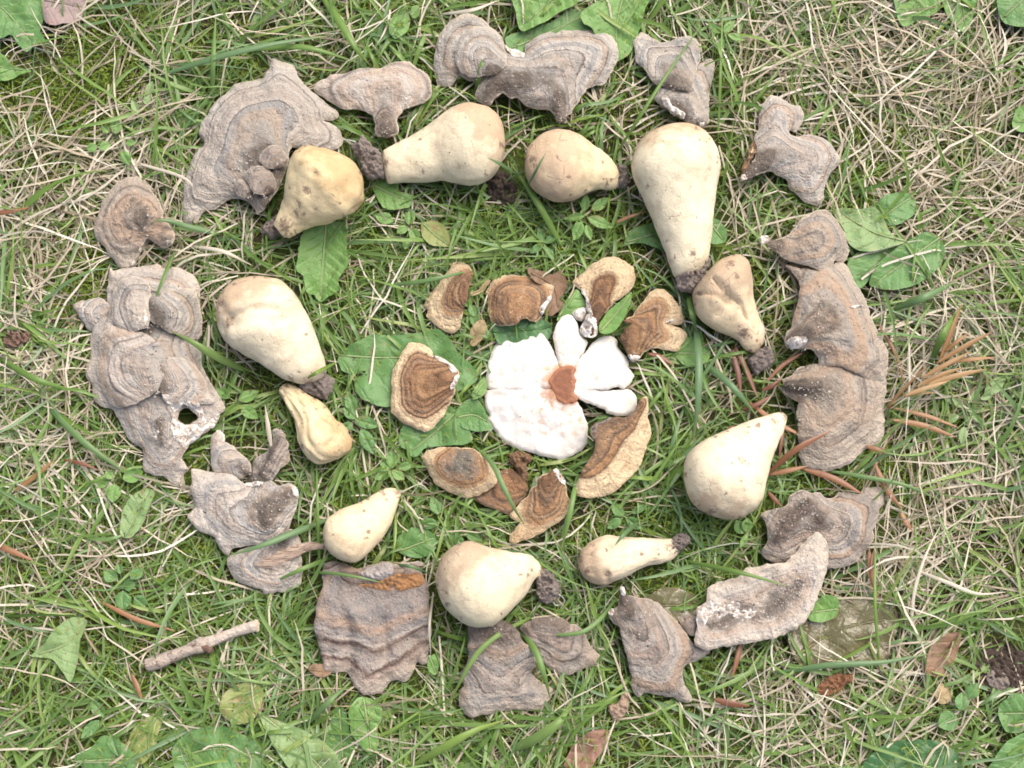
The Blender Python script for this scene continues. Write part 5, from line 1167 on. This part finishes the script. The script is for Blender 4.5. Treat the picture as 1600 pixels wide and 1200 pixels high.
def strip(name, path, w_px, mat, parent=None, origin=None, n=14, tip=2.2, base=.55, rnd=None, foldk=.28, twist=0.0):
    """a folded flat blade along (px,py,z)"""
    L = smooth_line(path, n)
    xyz = np.c_[np.stack([at(q[:2], q[2]) for q in L]), np.maximum(L[:, 2], .002)]
    T = np.gradient(xyz, axis=0); T[:, 2] = 0; T /= np.linalg.norm(T, axis=1)[:, None] + 1e-12
    u = np.linspace(0, 1, n)
    N = np.stack([-T[:, 1], T[:, 0], np.zeros(n)], 1)
    ca, sa = np.cos(twist * u), np.sin(twist * u)
    S = N * ca[:, None] + np.array([0, 0, 1.0]) * sa[:, None]
    w = w_px * PX * .5 * np.clip(base + (1 - base) * u * 4, 0, 1) * np.clip((1.02 - u) * tip, 0, 1) ** .8
    dz = np.array([0, 0, 1.0])
    cols = [xyz - S * w[:, None], xyz - dz * (w * foldk)[:, None], xyz + S * w[:, None]]
    lower = [q - dz * .00025 for q in cols]
    V = np.stack(cols + lower, 1).reshape(-1, 3)
    F = []
    for i in range(n - 1):
        a, b = i * 6, i * 6 + 6
        F += [(a, a+1, b+1, b), (a+1, a+2, b+2, b+1), (a+4, a+3, b+3, b+4), (a+5, a+4, b+4, b+5), (a+3, a, b, b+3), (a+2, a+5, b+5, b+2)]
    F += [(0, 3, 4, 1), (1, 4, 5, 2)]
    o0 = origin if origin is not None else (*map(float, at(path[0][:2], .003)), .003)
    uu = np.repeat(u, 6)
    return mesh_obj(name, V, F, mat, o0, parent, {'u': uu, 'rnd': np.full(len(uu), random.random() if rnd is None else rnd)})

GRP_N = 'fallen red-brown needles'
def needle(label, a, b, w, z=(.013, .014), bend=None, rnd=None, mat=None):
    a, b = np.array(a, float), np.array(b, float)
    bend = random.uniform(-.06, .06) if bend is None else bend
    m = (a + b) / 2 + np.array([-(b - a)[1], (b - a)[0]]) * bend
    pth = [(*a, z[0]), (*m, max(z) + .001), (*b, z[1])]
    o = strip('fallen_needle', pth, w * .56, mat or M_NEED, n=16, tip=2.6, base=.3, rnd=rnd, foldk=.7, twist=random.uniform(-.5, .5))
    tag(o, label, 'needle', GRP_N)
needle('red-brown needle cut by the left edge, level with the small round bracket', (-30,330), (46,324), 13, rnd=.5)
needle('red-brown needle at the left edge, above the twig', (-20,845), (52,876), 16, rnd=.7)
needle('curved brown needle above the left end of the twig', (157,940), (274,986), 13, bend=.04, rnd=.9)
needle('short brown needle below the left end of the twig', (205,1052), (222,1096), 12, rnd=.8)
needle('bright needle behind the tip of the pear-shaped puffball', (1170,628), (1260,684), 14, (.010, .014), rnd=.9)
needle('long needle lying across the lower lobe of the long bracket', (1196,744), (1299,673), 17, (.014, .028), rnd=.55)
needle('needle beneath the one that crosses the long bracket', (1200,742), (1262,728), 14, rnd=.8)
needle('upright dark needle between pear-shaped puffball and long bracket', (1226,662), (1217,720), 10, rnd=.2)
needle('broad needle poking out under the foot of the long bracket', (1252,732), (1348,772), 17, (.010, .013), bend=-.05, rnd=.6)
needle('needle leading down right below the long bracket', (1367,724), (1410,796), 16, rnd=.7)
needle('needle against the right rim of the long bracket', (1372,505), (1413,602), 9, bend=-.06, rnd=.45)
needle('upper of two parallel needles under the dry sprig', (1394,637), (1498,668), 12, rnd=.95)
needle('lower of two parallel needles under the dry sprig', (1390,655), (1494,683), 15, rnd=1.0)
needle('short needle at the lower right rim of the long bracket', (1354,697), (1386,708), 14, rnd=.7)
needle('needle standing out below the upturned pale bracket', (1158,1000), (1144,1058), 14, rnd=.5)
needle('needle in the grass below the pointed-tip bracket', (1115,1092), (1172,1103), 18, rnd=.35)
needle('needle beside the red needle pair, right below the sandy bracket', (1358,860), (1372,935), 14, rnd=.6)
needle('bright thin needle next to the sandy bracket rim', (1366,858), (1362,905), 8, rnd=.9)
needle('dark maroon needle left of the dented puffball foot', (1143,545), (1158,618), 15, rnd=.05)
needle('long maroon needle running down from the dented puffball foot', (1148,540), (1184,622), 15, rnd=.2)
needle('needle under the notched brown bracket', (1012,552), (1052,570), 15, rnd=.3)
needle('crooked needle above the left rim of the pear-shaped puffball', (1148,665), (1122,686), 16, rnd=.25)
needle('needle crossing behind the dented puffball foot towards the long bracket', (1256,549), (1196,598), 12, rnd=.5)
needle('dark needle touching the lower lobe of the long bracket', (1190,610), (1222,592), 13, rnd=.15)
needle('maroon needle lying below the dented puffball foot', (1160,640), (1205,618), 13, rnd=.2)
needle('short orange needle under the longest puffball', (962,348), (1012,330), 9, rnd=.95)
needle('reddish strip in the grass left of the rosette bracket foot', (100,718), (155,735), 10, rnd=.3)
needle('broad straw-brown strip lying below the left rosette rim', (22,768), (86,718), 13, rnd=.2, mat=M_NEEDT)
needle('small rusty needle at the right above the dark soil', (1408,800), (1426,830), 14, rnd=.9)
needle('needle behind the upper edge of the sandy bracket', (1200,768), (1222,792), 12, rnd=.3)

def sprig():
    c = lambda pts: tr(1200, 400, 3, pts)
    st = c([(560,712), (640,620), (740,525)])
    o0 = (*map(float, at(st[0], .003)), .003)
    t = thing('needle_sprig', 'dry tan sprig of needles fanned out to the right of the long bracket', 'sprig', None, o0)
    tube('stem', [(*st[0], .012), (*st[1], .017), (*st[2], .019)], .0011, M_NEEDT, t, o0, 10, 6)
    for i, (a, b, w) in enumerate([((800,505),(908,225),13),((830,450),(940,360),10),((785,505),(1050,355),12),((715,575),(952,448),12),((860,495),(1070,475),10),
                                   ((690,615),(918,522),11),((740,605),(1025,530),13),((635,655),(850,585),11),((640,660),(790,640),9)]):
        p, q = c([a])[0], c([b])[0]
        m = ((p[0] + q[0]) / 2 + random.uniform(-2, 2), (p[1] + q[1]) / 2 + random.uniform(-3, 0))
        z = .022 + .0014 * (i % 4)
        strip('needle', [(*p, z), (*m, z + .003), (*q, z + .001)], w * .64, M_NEEDT, t, o0, 14, 2.6, .3, i / 8, .7, random.uniform(-.6, .6))
sprig()

def twig():
    g = G('weathered_bark')
    u = g.attr('u')
    b = g.mix(g.noise(120, 5, .7), (.29, .225, .17), (.60, .515, .43))
    b = g.mix(g.math('MULTIPLY', g.step(g.noise(210, 4, .7, 3), .52, .66), .85), b, (.11, .06, .045))
    pw = g.mix(g.noise(700, 4, .7, 6), (.44, .36, .29), (.66, .58, .48))
    b = g.mix(g.step(g.math('ADD', u, g.math('MULTIPLY', g.math('SUBTRACT', g.noise(150, 4, .7, 9), .5), .35)), .50, .60), b, pw)
    g.bump(g.noise(300, 5, .7), .004)
    m = g.done(b, .85)
    o0 = (*map(float, at((315, 1010), .006)), .006)
    t = thing('twig', 'short pale broken twig with a dark knot, lower left', 'twig', None, o0)
    sides, n = 14, 48
    R = np.random.default_rng(3)
    def rf(uq):
        k = int(uq * (n - 1) + .5)
        base = 9.5 * PX * (1 - .12 * uq + .32 * math.exp(-((uq - .5) / .05) ** 2)) * (1.0 if uq < .985 else .8)
        a = np.arange(sides)
        return base * (1 + .26 * vn(np.cos(a / sides * 6.283) * 1.5 + 3, np.sin(a / sides * 6.283) * 1.5 + 3, uq * 9, 4) + .05 * vn(a * 1.1, a * 0 + uq * 40, 0, 9))
    tube('wood', [(228,1040,.014),(262,1029,.0145),(300,1013,.015),(330,1002,.015),(365,988,.0155),(401,977,.016)], .004, m, t, o0, n, sides, rf)
    lump('knot', [(312,1008),(322,1004),(332,1010),(334,1018),(327,1023),(317,1018)], soil_mat('knot_bark', (.08, .045, .035), (.26, .17, .12), .05), t, o0, .012, .007, .002, 5, 2, 2)
    tube('side_twig', [(335,998,.015),(342,988,.017),(347,982,.018)], .0016, m, t, o0, 6, 6)
    lump('broken_end', [(398,968),(404,970),(405,985),(399,988),(395,978)], M_NEEDT and soil_mat('pale_wood', (.55, .43, .30), (.66, .55, .42), 0), t, o0, .012, .005, .001, 6, 1.8, 1)
    footprints.append((np.array([(228,1050),(400,988),(402,968),(228,1030)], float), .006, 1.0))
twig()

def splinter():
    c = lambda pts: tr(280, 640, 4, pts)
    ol = c([(480,972),(560,912),(650,872),(760,837),(840,825),(912,850),(900,868),(820,880),(740,918),(660,958),(580,992),(530,985)])
    g = G('splintered_wood')
    mp = g.t.nodes.new('ShaderNodeMapping'); mp.inputs['Rotation'].default_value = (0, 0, RAD(-22)); mp.inputs['Scale'].default_value = (.12, 1, 1)
    g.t.links.new(g.obj, mp.inputs[0])
    gn = g.noise(900, 4, .65, 0, mp.outputs[0])
    b = g.mix(g.step(gn, .35, .65), (.20, .14, .10), (.46, .355, .275))
    g.bump(gn, .002)
    m = g.done(b, .85)
    def top(V, dm, loop):
        r = np.array([math.cos(RAD(-22)), math.sin(RAD(-22))]); v = V @ np.array([-r[1], r[0]]); uu = V @ r
        z = .0175 + .0006 * vn(v / 1.8, uu / 40, 0, 3) + .0012 * np.clip(dm / 6, 0, 1)
        return z, z
    o, V, zt = slab('wood_splinter', ol, top, lambda V, dm, i: np.full(len(V), .0022), m, None, base_of(ol, .012), 1.8, 1.2, 3, (), .017, None)
    tag(o, 'coarse brown splinter of wood resting on the pale spiky bracket', 'wood chip')
splinter()

def clod(label, outline, z=.003, H=.012, mat=None, seed=0, cat='soil', name='soil_and_shade_clod', foot=True):
    o0 = base_of(outline, .002)
    o, V, zt = lump(name, outline, mat or M_CLOD, None, o0, z, H, min(.006, H * .8), seed, 2.0, 5, foot)
    tag(o, label, cat)
clod('large dark soil clod by the right edge at the lower corner', [(1520,1045),(1535,1015),(1565,1000),(1610,1010),(1650,1030),(1650,1090),(1600,1085),(1570,1080),(1540,1082)], z=.0005, H=.004, seed=3)
clod('grey lump of soil in front of the large dark clod', [(1542,1062),(1555,1048),(1572,1052),(1575,1072),(1560,1082)], .003, .004, M_SOIL, 5)
M_RUST = soil_mat('rusty_crumb', (.22, .10, .05), (.36, .19, .10), .15)
clod('crumbly rust-brown debris below the wet olive leaf', [(1278,1075),(1290,1060),(1315,1052),(1335,1050),(1330,1066),(1310,1080),(1290,1088)], .006, .005, M_RUST, 8, 'debris', 'debris_lump')
c = lambda pts: tr(640, 620, 4.103, pts)
clod('dark brown crumbs below the white cap', c([(640,370),(690,350),(770,360),(780,400),(740,450),(770,510),(740,560),(690,500),(650,430)]), .004, .006, soil_mat('brown_crumb', (.10, .055, .03), (.30, .19, .11), .2), 12, 'debris', 'debris_lump')
clod('pale brown clump of debris in the grass below the small pink-banded bracket', [(950,1105),(965,1095),(978,1080),(985,1100),(975,1120),(958,1125)], .007, .004, soil_mat('dry_crumb', (.28, .19, .13), (.48, .36, .27), .2), 14, 'debris', 'debris_lump')
M_SEED = soil_mat('seed_husk', (.11, .06, .045), (.30, .20, .15), 0)
clod('brown seed husk at the left edge, level with the rosette', [(6,532),(14,520),(28,520),(34,532),(26,541),(12,541)], .006, .007, M_SEED, 21, 'seed', 'seed_husk')
clod('darker seed husk right of the one at the left edge', [(30,525),(36,518),(46,520),(46,530),(38,535)], .006, .006, M_SEED, 24, 'seed', 'seed_husk')
clod('dark lump standing in for shade under the right rim of the large top puffball', [(755,275),(775,262),(800,275),(810,305),(790,325),(765,310)], .001, .006, M_CLOD, 31)  # dark lump added as the shade beneath the puffball, not real soil

# ------------------------------------------------------------------ single grass blades that lie over the mushrooms
GRP_BL = 'single grass blades lying over things'
def gb(label, pts, w, zmax, rnd=.4, mat=None, z0=.008, z1=.012, base=.5):
    pts = np.asarray(pts, float); n = len(pts)
    u = np.linspace(0, 1, n)
    z = z0 + (z1 - z0) * u + (zmax - (z0 + z1) / 2) * np.sin(u * math.pi) ** .7
    o = strip('grass_blade', np.c_[pts, z], w, mat or M_GREEN, None, None, 22, 2.0, base, rnd, .3, random.uniform(-.3, .3))
    tag(o, label, 'grass blade', GRP_BL)
gb('long thin blade slanting across the bracket with squared upper cap', [(963,240),(998,185),(1033,130),(1097,37)], 5.5, .026, .3)
gb('thin upright blade right of the bracket with squared upper cap', [(1122,217),(1126,110),(1130,-10)], 4.5, .022, .45)
gb('short blade lying on the left lobe of the top bracket', [(742,148),(749,118),(756,90),(762,66)], 8, .026, .5)
gb('straight blade crossing the narrow inner bracket', [(600,446),(650,441),(700,431),(744,421)], 7, .026, .55)
gb('broad blade across the spiky pinkish bracket', [(512,812),(455,834),(410,852),(355,869)], 10, .026, .6, z1=.024)
gb('lower blade across the spiky pinkish bracket', [(525,868),(470,890),(418,914)], 7, .022, .5)
gb('upright blade beside the smallest plain puffball', [(500,900),(496,800),(494,700)], 5, .024, .35)
gb('long curved blade over the waisted bracket', [(830,965),(790,985),(751,1015),(721,1062),(698,1106)], 8, .028, .75)
gb('blade running down between the waisted and pink-banded brackets', [(812,984),(837,1018),(850,1054),(860,1092)], 10, .026, .5)
gb('curved blade over the pink-banded small bracket', [(962,936),(936,969),(911,987),(878,992),(834,988)], 7, .024, .7)
gb('thin blade over the torn top of the ribbed bracket, left part', [(478,894),(520,896),(560,902),(600,911)], 5, .030, .7, z1=.026)
gb('thin blade over the torn top of the ribbed bracket, right part', [(606,882),(640,885),(678,899)], 5, .030, .6)
gb('broad bright blade reaching over the right rim of the rosette', [(385,580),(334,555),(296,532),(268,518)], 12, .028, .75, z1=.024)
gb('slim blade crossing the top of the rosette', [(274,390),(258,428),(236,483)], 6, .028, .5, z1=.025)
gb('arched blade over the frayed side of the small round bracket', [(345,366),(290,353),(263,345),(247,344),(235,349)], 9, .022, .65, z1=.02)
gb('blade lying from the lens-shaped bracket down to the striped one', [(742,698),(767,722),(786,759),(803,793),(822,824)], 8, .028, .55)
gb('blade hanging along the right rim of the striped inner bracket', [(903,740),(896,775),(888,815),(876,862)], 8, .020, .5)
gb('blade crossing the foot of the broad pale puffball', [(525,566),(495,582),(465,599)], 6, .036, .8)
gb('thread-like blade under the belly of the yellow puffball', [(445,352),(500,344),(555,341)], 4, .030, .45)
gb('blade reaching onto the right end of the large top puffball', [(812,275),(785,258),(762,246)], 7, .050, .6, z1=.058)
gb('broad blade left of the round tan puffball', [(878,385),(842,320),(798,255)], 10, .022, .4)
gb('fine blade lying on the round tan puffball', [(826,288),(840,262),(853,238)], 4, .048, .6, z0=.035, z1=.05)
gb('short blade over the head of the club-shaped puffball', [(1000,815),(980,830),(960,853)], 7, .036, .6, z1=.04)
gb('dry straw stuck in the stub of the spiky pinkish bracket', [(424,700),(419,668),(414,632)], 7, .022, .6, M_STRAW, z0=.018, z1=.02)
gb('dry straw along the right side of the ribbed bracket', [(677,926),(671,980),(673,1026)], 4, .022, .7, M_STRAW)
gb('broad blue-green blade standing right of the white cap', [(1086,498),(1092,560),(1091,620),(1083,692)], 12, .026, .62)
gb('blade leaning from the longest puffball to the broad blue-green blade', [(1075,455),(1082,490),(1089,520)], 10, .026, .5)
gb('blue-green blade slanting towards the maroon needles', [(1100,565),(1145,605),(1184,652)], 10, .022, .62)
gb('dark blade across the upturned pale bracket', [(1070,876),(1158,895),(1232,916)], 7, .030, .3, z1=.027)
gb('upright blade across the wet olive leaf', [(1374,1035),(1368,955),(1368,832)], 5, .022, .45)
gb('long broad blade at the upper left above the fan bracket', [(250,118),(330,92),(420,70),(520,55)], 10, .026, .6)
gb('upright blade above the fan bracket, left part', [(331,158),(333,95),(337,25)], 8, .024, .5)
gb('broad blade leaning down to the stalked bracket', [(500,-10),(533,37),(557,77),(580,104)], 12, .026, .4)
gb('dark level blade above the tip of the fan bracket', [(385,78),(477,74),(560,98)], 9, .020, .35)
gb('broad pale-tipped blade below the leaf cluster at the right', [(1395,484),(1440,466),(1497,438)], 12, .024, .58)
gb('dark blade rising through the dry needle sprig', [(1452,572),(1478,515),(1502,478)], 11, .030, .4)
gb('blade rising under the lower rim of the ribbed bracket', [(477,1134),(512,1098),(548,1066)], 9, .022, .55)
gb('broad bright blade at the bottom below the waisted bracket', [(640,1200),(690,1170),(745,1140),(790,1125)], 12, .026, .8)
gb('wide curved blade at the bottom right of the waisted bracket', [(790,1175),(840,1152),(880,1120),(895,1090)], 15, .026, .75)
gb('long blade crossing below the wet olive leaf', [(1210,1052),(1290,1040),(1385,1034),(1460,1020)], 9, .022, .6)
gb('bright thin blade curving below the needle under the sandy bracket', [(1290,735),(1350,745),(1420,760),(1475,785)], 7, .018, .55)
gb('blade slanting across the small bright leaf patch below the squared bracket', [(1180,470),(1120,445),(1086,430)], 6, .02, .5)
gb('long pale straw at the lower right by the wet olive leaf', [(1423,1000),(1430,920),(1450,860),(1470,820)], 5, .022, .8, M_STRAW)
gb('long straw lying along the right bottom', [(1430,890),(1480,910),(1530,928),(1572,925)], 6, .020, .8, M_STRAW)
gb('bent straw above the small round bracket', [(205,250),(300,300),(290,318)], 5, .02, .7, M_STRAW)
gb('curved straw above the top left bracket lobe', [(690,22),(740,15),(780,0)], 6, .024, .75, M_STRAW)
gb('straw lying above the broad pale puffball', [(300,385),(345,392),(395,415)], 6, .02, .8, M_STRAW)
gb('dark blade running in from the left edge, level with the rosette bracket', [(0,560),(50,590),(120,612)], 10, .026, .3)
gb('green blade below the rosette bracket pointing to its foot', [(70,630),(130,690),(205,745)], 10, .022, .55)

# ------------------------------------------------------------------ masks for the grass
MX0, MY0, MC = -420, -360, 3
MW, MH = (2020 + 420) // MC, (1560 + 360) // MC
cap_z = np.full((MH, MW), 1.0); cap_k = np.zeros((MH, MW))
for poly, z, k in footprints:
    lo = np.maximum(((poly.min(0) - (MX0, MY0)) / MC).astype(int) - 2, 0)
    hi = np.minimum(((poly.max(0) - (MX0, MY0)) / MC).astype(int) + 3, (MW, MH))
    if (hi <= lo).any(): continue
    gx, gy = np.meshgrid(np.arange(lo[0], hi[0]), np.arange(lo[1], hi[1]))
    P = np.stack([gx.ravel() * MC + MX0 + MC / 2, gy.ravel() * MC + MY0 + MC / 2], 1)
    m = inside(P, poly).reshape(gx.shape)
    sl = (slice(lo[1], hi[1]), slice(lo[0], hi[0]))
    cz = cap_z[sl]; ck = cap_k[sl]
    upd = m & (z < cz)
    cz[upd] = z; ck[m] = np.maximum(ck[m], k)
hard = cap_k >= .999
# grow the hard part a little: stems bend away from what lies on them
g1 = hard.copy()
for _ in range(2):
    g1 = g1 | np.roll(g1, 1, 0) | np.roll(g1, -1, 0) | np.roll(g1, 1, 1) | np.roll(g1, -1, 1)
soft = g1 & ~hard
cap_z[soft & (cap_z > .5)] = .007

def cap_at(x, y, z):
    px, py = to_px(x, y, z)
    i = np.clip(((px - MX0) / MC).astype(int), 0, MW - 1); j = np.clip(((py - MY0) / MC).astype(int), 0, MH - 1)
    return cap_z[j, i], cap_k[j, i]

def field(px, py, spots, base):
    v = np.full(px.shape, base, float)
    for x, y, r, a in spots:
        v += a * np.exp(-((px - x) ** 2 + (py - y) ** 2) / r ** 2)
    return v

STRAW_SPOTS = [(1300,120,260,.9),(1500,300,220,.7),(150,280,180,.7),(120,480,160,.6),(560,60,160,.5),(1520,800,200,.45),(1100,1130,180,.3),(60,700,150,.5),(320,420,90,.5),(1400,950,150,.25),(1180,390,130,.4),(250,860,150,.35),(900,1100,120,.2),(950,220,90,.3),(150,1050,160,.2),(1480,520,130,.3)]
GREEN_SPOTS = [(640,1120,300,.6),(850,760,260,.45),(600,420,200,.3),(330,1080,160,.4),(1450,1050,160,.35),(60,620,150,.3),(420,130,200,.25),(1110,880,150,.5),(450,880,150,.3),(1500,560,180,.2),(100,900,200,.25),(350,590,90,.4),(650,300,120,.3),(1000,560,150,.3)]
MOSS_SPOTS = [(1130,110,80,1),(1400,270,90,1),(1390,560,70,.8),(1090,830,70,.7),(130,150,100,.7),(130,430,70,.8),(1390,750,100,.8),(430,600,70,.5),(280,860,110,.8),(460,1000,70,.6),(1180,370,70,.6),(1010,380,70,.6),(210,100,100,.5),(60,200,80,.6),(350,1000,70,.5),(640,420,80,.4)]

OPEN = [(1570, 1045, 55, -.8), (1500, 1050, 50, -.3)] + [(x, y, r * .85, -.55 * a) for x, y, r, a in MOSS_SPOTS]

def scatter(n, spots, base, noise_s, seed, lim=(.47, .385), clump=0.55):
    out = []
    r = np.random.default_rng(seed)
    got = 0
    while got < n:
        x = r.uniform(-lim[0], lim[0], n * 2); y = r.uniform(-lim[1], lim[1] + .02, n * 2)
        px, py = to_px(x, y, 0.0)
        d = np.maximum(field(px, py, spots, base), .03) * (1 - clump + clump * 2 * np.clip(.5 + fbm(x * noise_s, y * noise_s, 0, seed, 3) * 1.3, 0, 1))
        k = r.uniform(0, 1.25, n * 2) < d
        out.append(np.stack([x[k], y[k]], 1)); got += int(k.sum())
    return np.concatenate(out)[:n]

def blades(name, pos, mat, seed, L, w, pitch, droop, bend, K=6, z0=(.0, .003), kink=.12, cols=3, taper=1.6, rnd=None, dirv=.9, fold=.3, minz=.0015, roll=.5, bw=.6):
    r = np.random.default_rng(seed)
    px_, py_ = to_px(pos[:, 0], pos[:, 1], .004)
    pi_ = np.clip(((px_ - MX0) / MC).astype(int), 0, MW - 1); pj_ = np.clip(((py_ - MY0) / MC).astype(int), 0, MH - 1)
    pos = pos[~hard[pj_, pi_]]          # nothing grows where something lies
    n = len(pos)
    U = lambda a: r.uniform(a[0], a[1], n)
    L = U(L) * r.uniform(.7, 1.1, n); w = U(w); pt = U(pitch); dr = U(droop)
    bn = r.normal(0, bend, n)
    ang = fbm(pos[:, 0] * 7, pos[:, 1] * 7, 0, seed + 1, 2) * math.pi * 1.6 + r.normal(0, dirv, n)
    x, y = pos[:, 0].copy(), pos[:, 1].copy(); z = U(z0)
    roll_ = r.normal(0, roll, n)
    under = r.uniform(0, 1, n)
    ds = L / K
    C = np.zeros((n, K + 1, 3)); Hd = np.zeros((n, K + 1))
    h = ang.copy()
    for i in range(K + 1):
        C[:, i] = np.stack([x, y, z], 1); Hd[:, i] = h
        p = pt - dr * i / K
        h = h + bn / K + r.normal(0, kink, n)
        x = x + np.cos(h) * np.cos(p) * ds; y = y + np.sin(h) * np.cos(p) * ds; z = z + np.sin(p) * ds
        z = np.maximum(z, minz)
    cz, ck = cap_at(C[..., 0], C[..., 1], C[..., 2])
    low = under[:, None] < np.where(ck > 0, ck, .97)
    base = np.where(low, np.minimum(C[..., 2], cz), np.where(cz < .5, np.maximum(C[..., 2], cz + .006), C[..., 2]))
    C[..., 2] = np.maximum(base, .0008)
    u = np.linspace(0, 1, K + 1)
    wid = w[:, None] * .5 * np.clip(bw + (1 - bw) * u * 4, 0, 1)[None] * np.clip((1.04 - u) * taper, 0.06, 1)[None]
    S = np.stack([-np.sin(Hd) * np.cos(roll_)[:, None], np.cos(Hd) * np.cos(roll_)[:, None], np.repeat(np.sin(roll_)[:, None], K + 1, 1)], -1)
    if cols == 3:
        V = np.stack([C - S * wid[..., None], C - np.array([0, 0, 1.0]) * (wid * fold)[..., None], C + S * wid[..., None]], 2)
    else:
        V = np.stack([C - S * wid[..., None], C + S * wid[..., None]], 2)
    V[..., 2] = np.maximum(V[..., 2], .0004)
    idx = np.arange(n * (K + 1) * cols).reshape(n, K + 1, cols)
    F = np.stack([idx[:, :-1, :-1], idx[:, :-1, 1:], idx[:, 1:, 1:], idx[:, 1:, :-1]], -1).reshape(-1, 4)
    rv = (r.uniform(0, 1, n) if rnd is None else np.clip(rnd(r, n, pos), 0, 1))
    return mesh_obj(name, V.reshape(-1, 3), F, mat, (0, 0, 0), None, {'rnd': np.repeat(rv, (K + 1) * cols), 'u': np.tile(np.repeat(u, cols), n)})

def moss():
    r = np.random.default_rng(77)
    pos = scatter(115000, MOSS_SPOTS, .36, 22, 71, clump=.8)
    o = blades('moss', pos, M_MOSS, 72, (.003, .0065), (.0009, .0016), (.3, 1.2), (.2, 1.2), .6, 2, (0, .006), .3, 2, 1.3, None, 3.0, .2, .001, .6)
    tag(o, 'short yellow-green moss between the grass blades', 'moss', None, 'stuff')
moss()
def straw():
    a = scatter(9600, STRAW_SPOTS + OPEN, .34, 16, 81, clump=.65)
    o = blades('dry_grass', a, M_STRAW, 82, (.03, .09), (.0007, .0015), (-.05, .28), (.05, .55), .28, 7, (.002, .010), .13, 2, 2.5, None, 1.1, .2, .002, .7, .8)
    tag(o, 'pale dry grass straws matted over the lawn', 'dry grass', None, 'stuff')
straw()
def thatch():
    a = scatter(4500, STRAW_SPOTS + OPEN, .55, 16, 85, clump=.4)
    o = blades('thatch', a, M_STRAW, 86, (.012, .04), (.0008, .0016), (-.05, .15), (.0, .3), .6, 4, (.001, .006), .2, 2, 2.5, lambda r, n, p: r.uniform(0, .5, n), 3.0, .2, .001, .7, .9)
    tag(o, 'fine brownish thatch low in the lawn', 'thatch', None, 'stuff')
thatch()
def tufts(a, seed, share):
    """part of the blades grow from common bases"""
    r = np.random.default_rng(seed)
    n = len(a); k = r.uniform(0, 1, n) < share
    c = a[r.integers(0, n // 9, n)] + r.normal(0, .0022, (n, 2))
    a = a.copy(); a[k] = c[k]
    return a

def green():
    a = scatter(6800, GREEN_SPOTS + OPEN, .46, 13, 91, clump=.6)
    a = tufts(a, 93, .55)
    o = blades('green_grass', a, M_GREEN, 92, (.035, .09), (.0011, .0031), (.15, .65), (.4, 1.3), .5, 8, (.001, .006), .05, 3, 1.5, lambda r, n, p: r.beta(2, 2.2, n), 1.2, .3, .002, .35)
    tag(o, 'green lawn grass blades in the lawn', 'grass', None, 'stuff')
    a = scatter(15000, GREEN_SPOTS + OPEN, .5, 18, 95, clump=.5)
    a = tufts(a, 97, .45)
    o = blades('fine_grass', a, M_GREEN, 96, (.02, .06), (.0007, .0014), (.05, .6), (.3, 1.2), .6, 6, (.001, .006), .08, 2, 1.5, lambda r, n, p: r.beta(2, 2, n), 1.4, .3, .0015, .4)
    tag(o, 'fine thin green shoots low in the lawn', 'grass', None, 'stuff')
green()
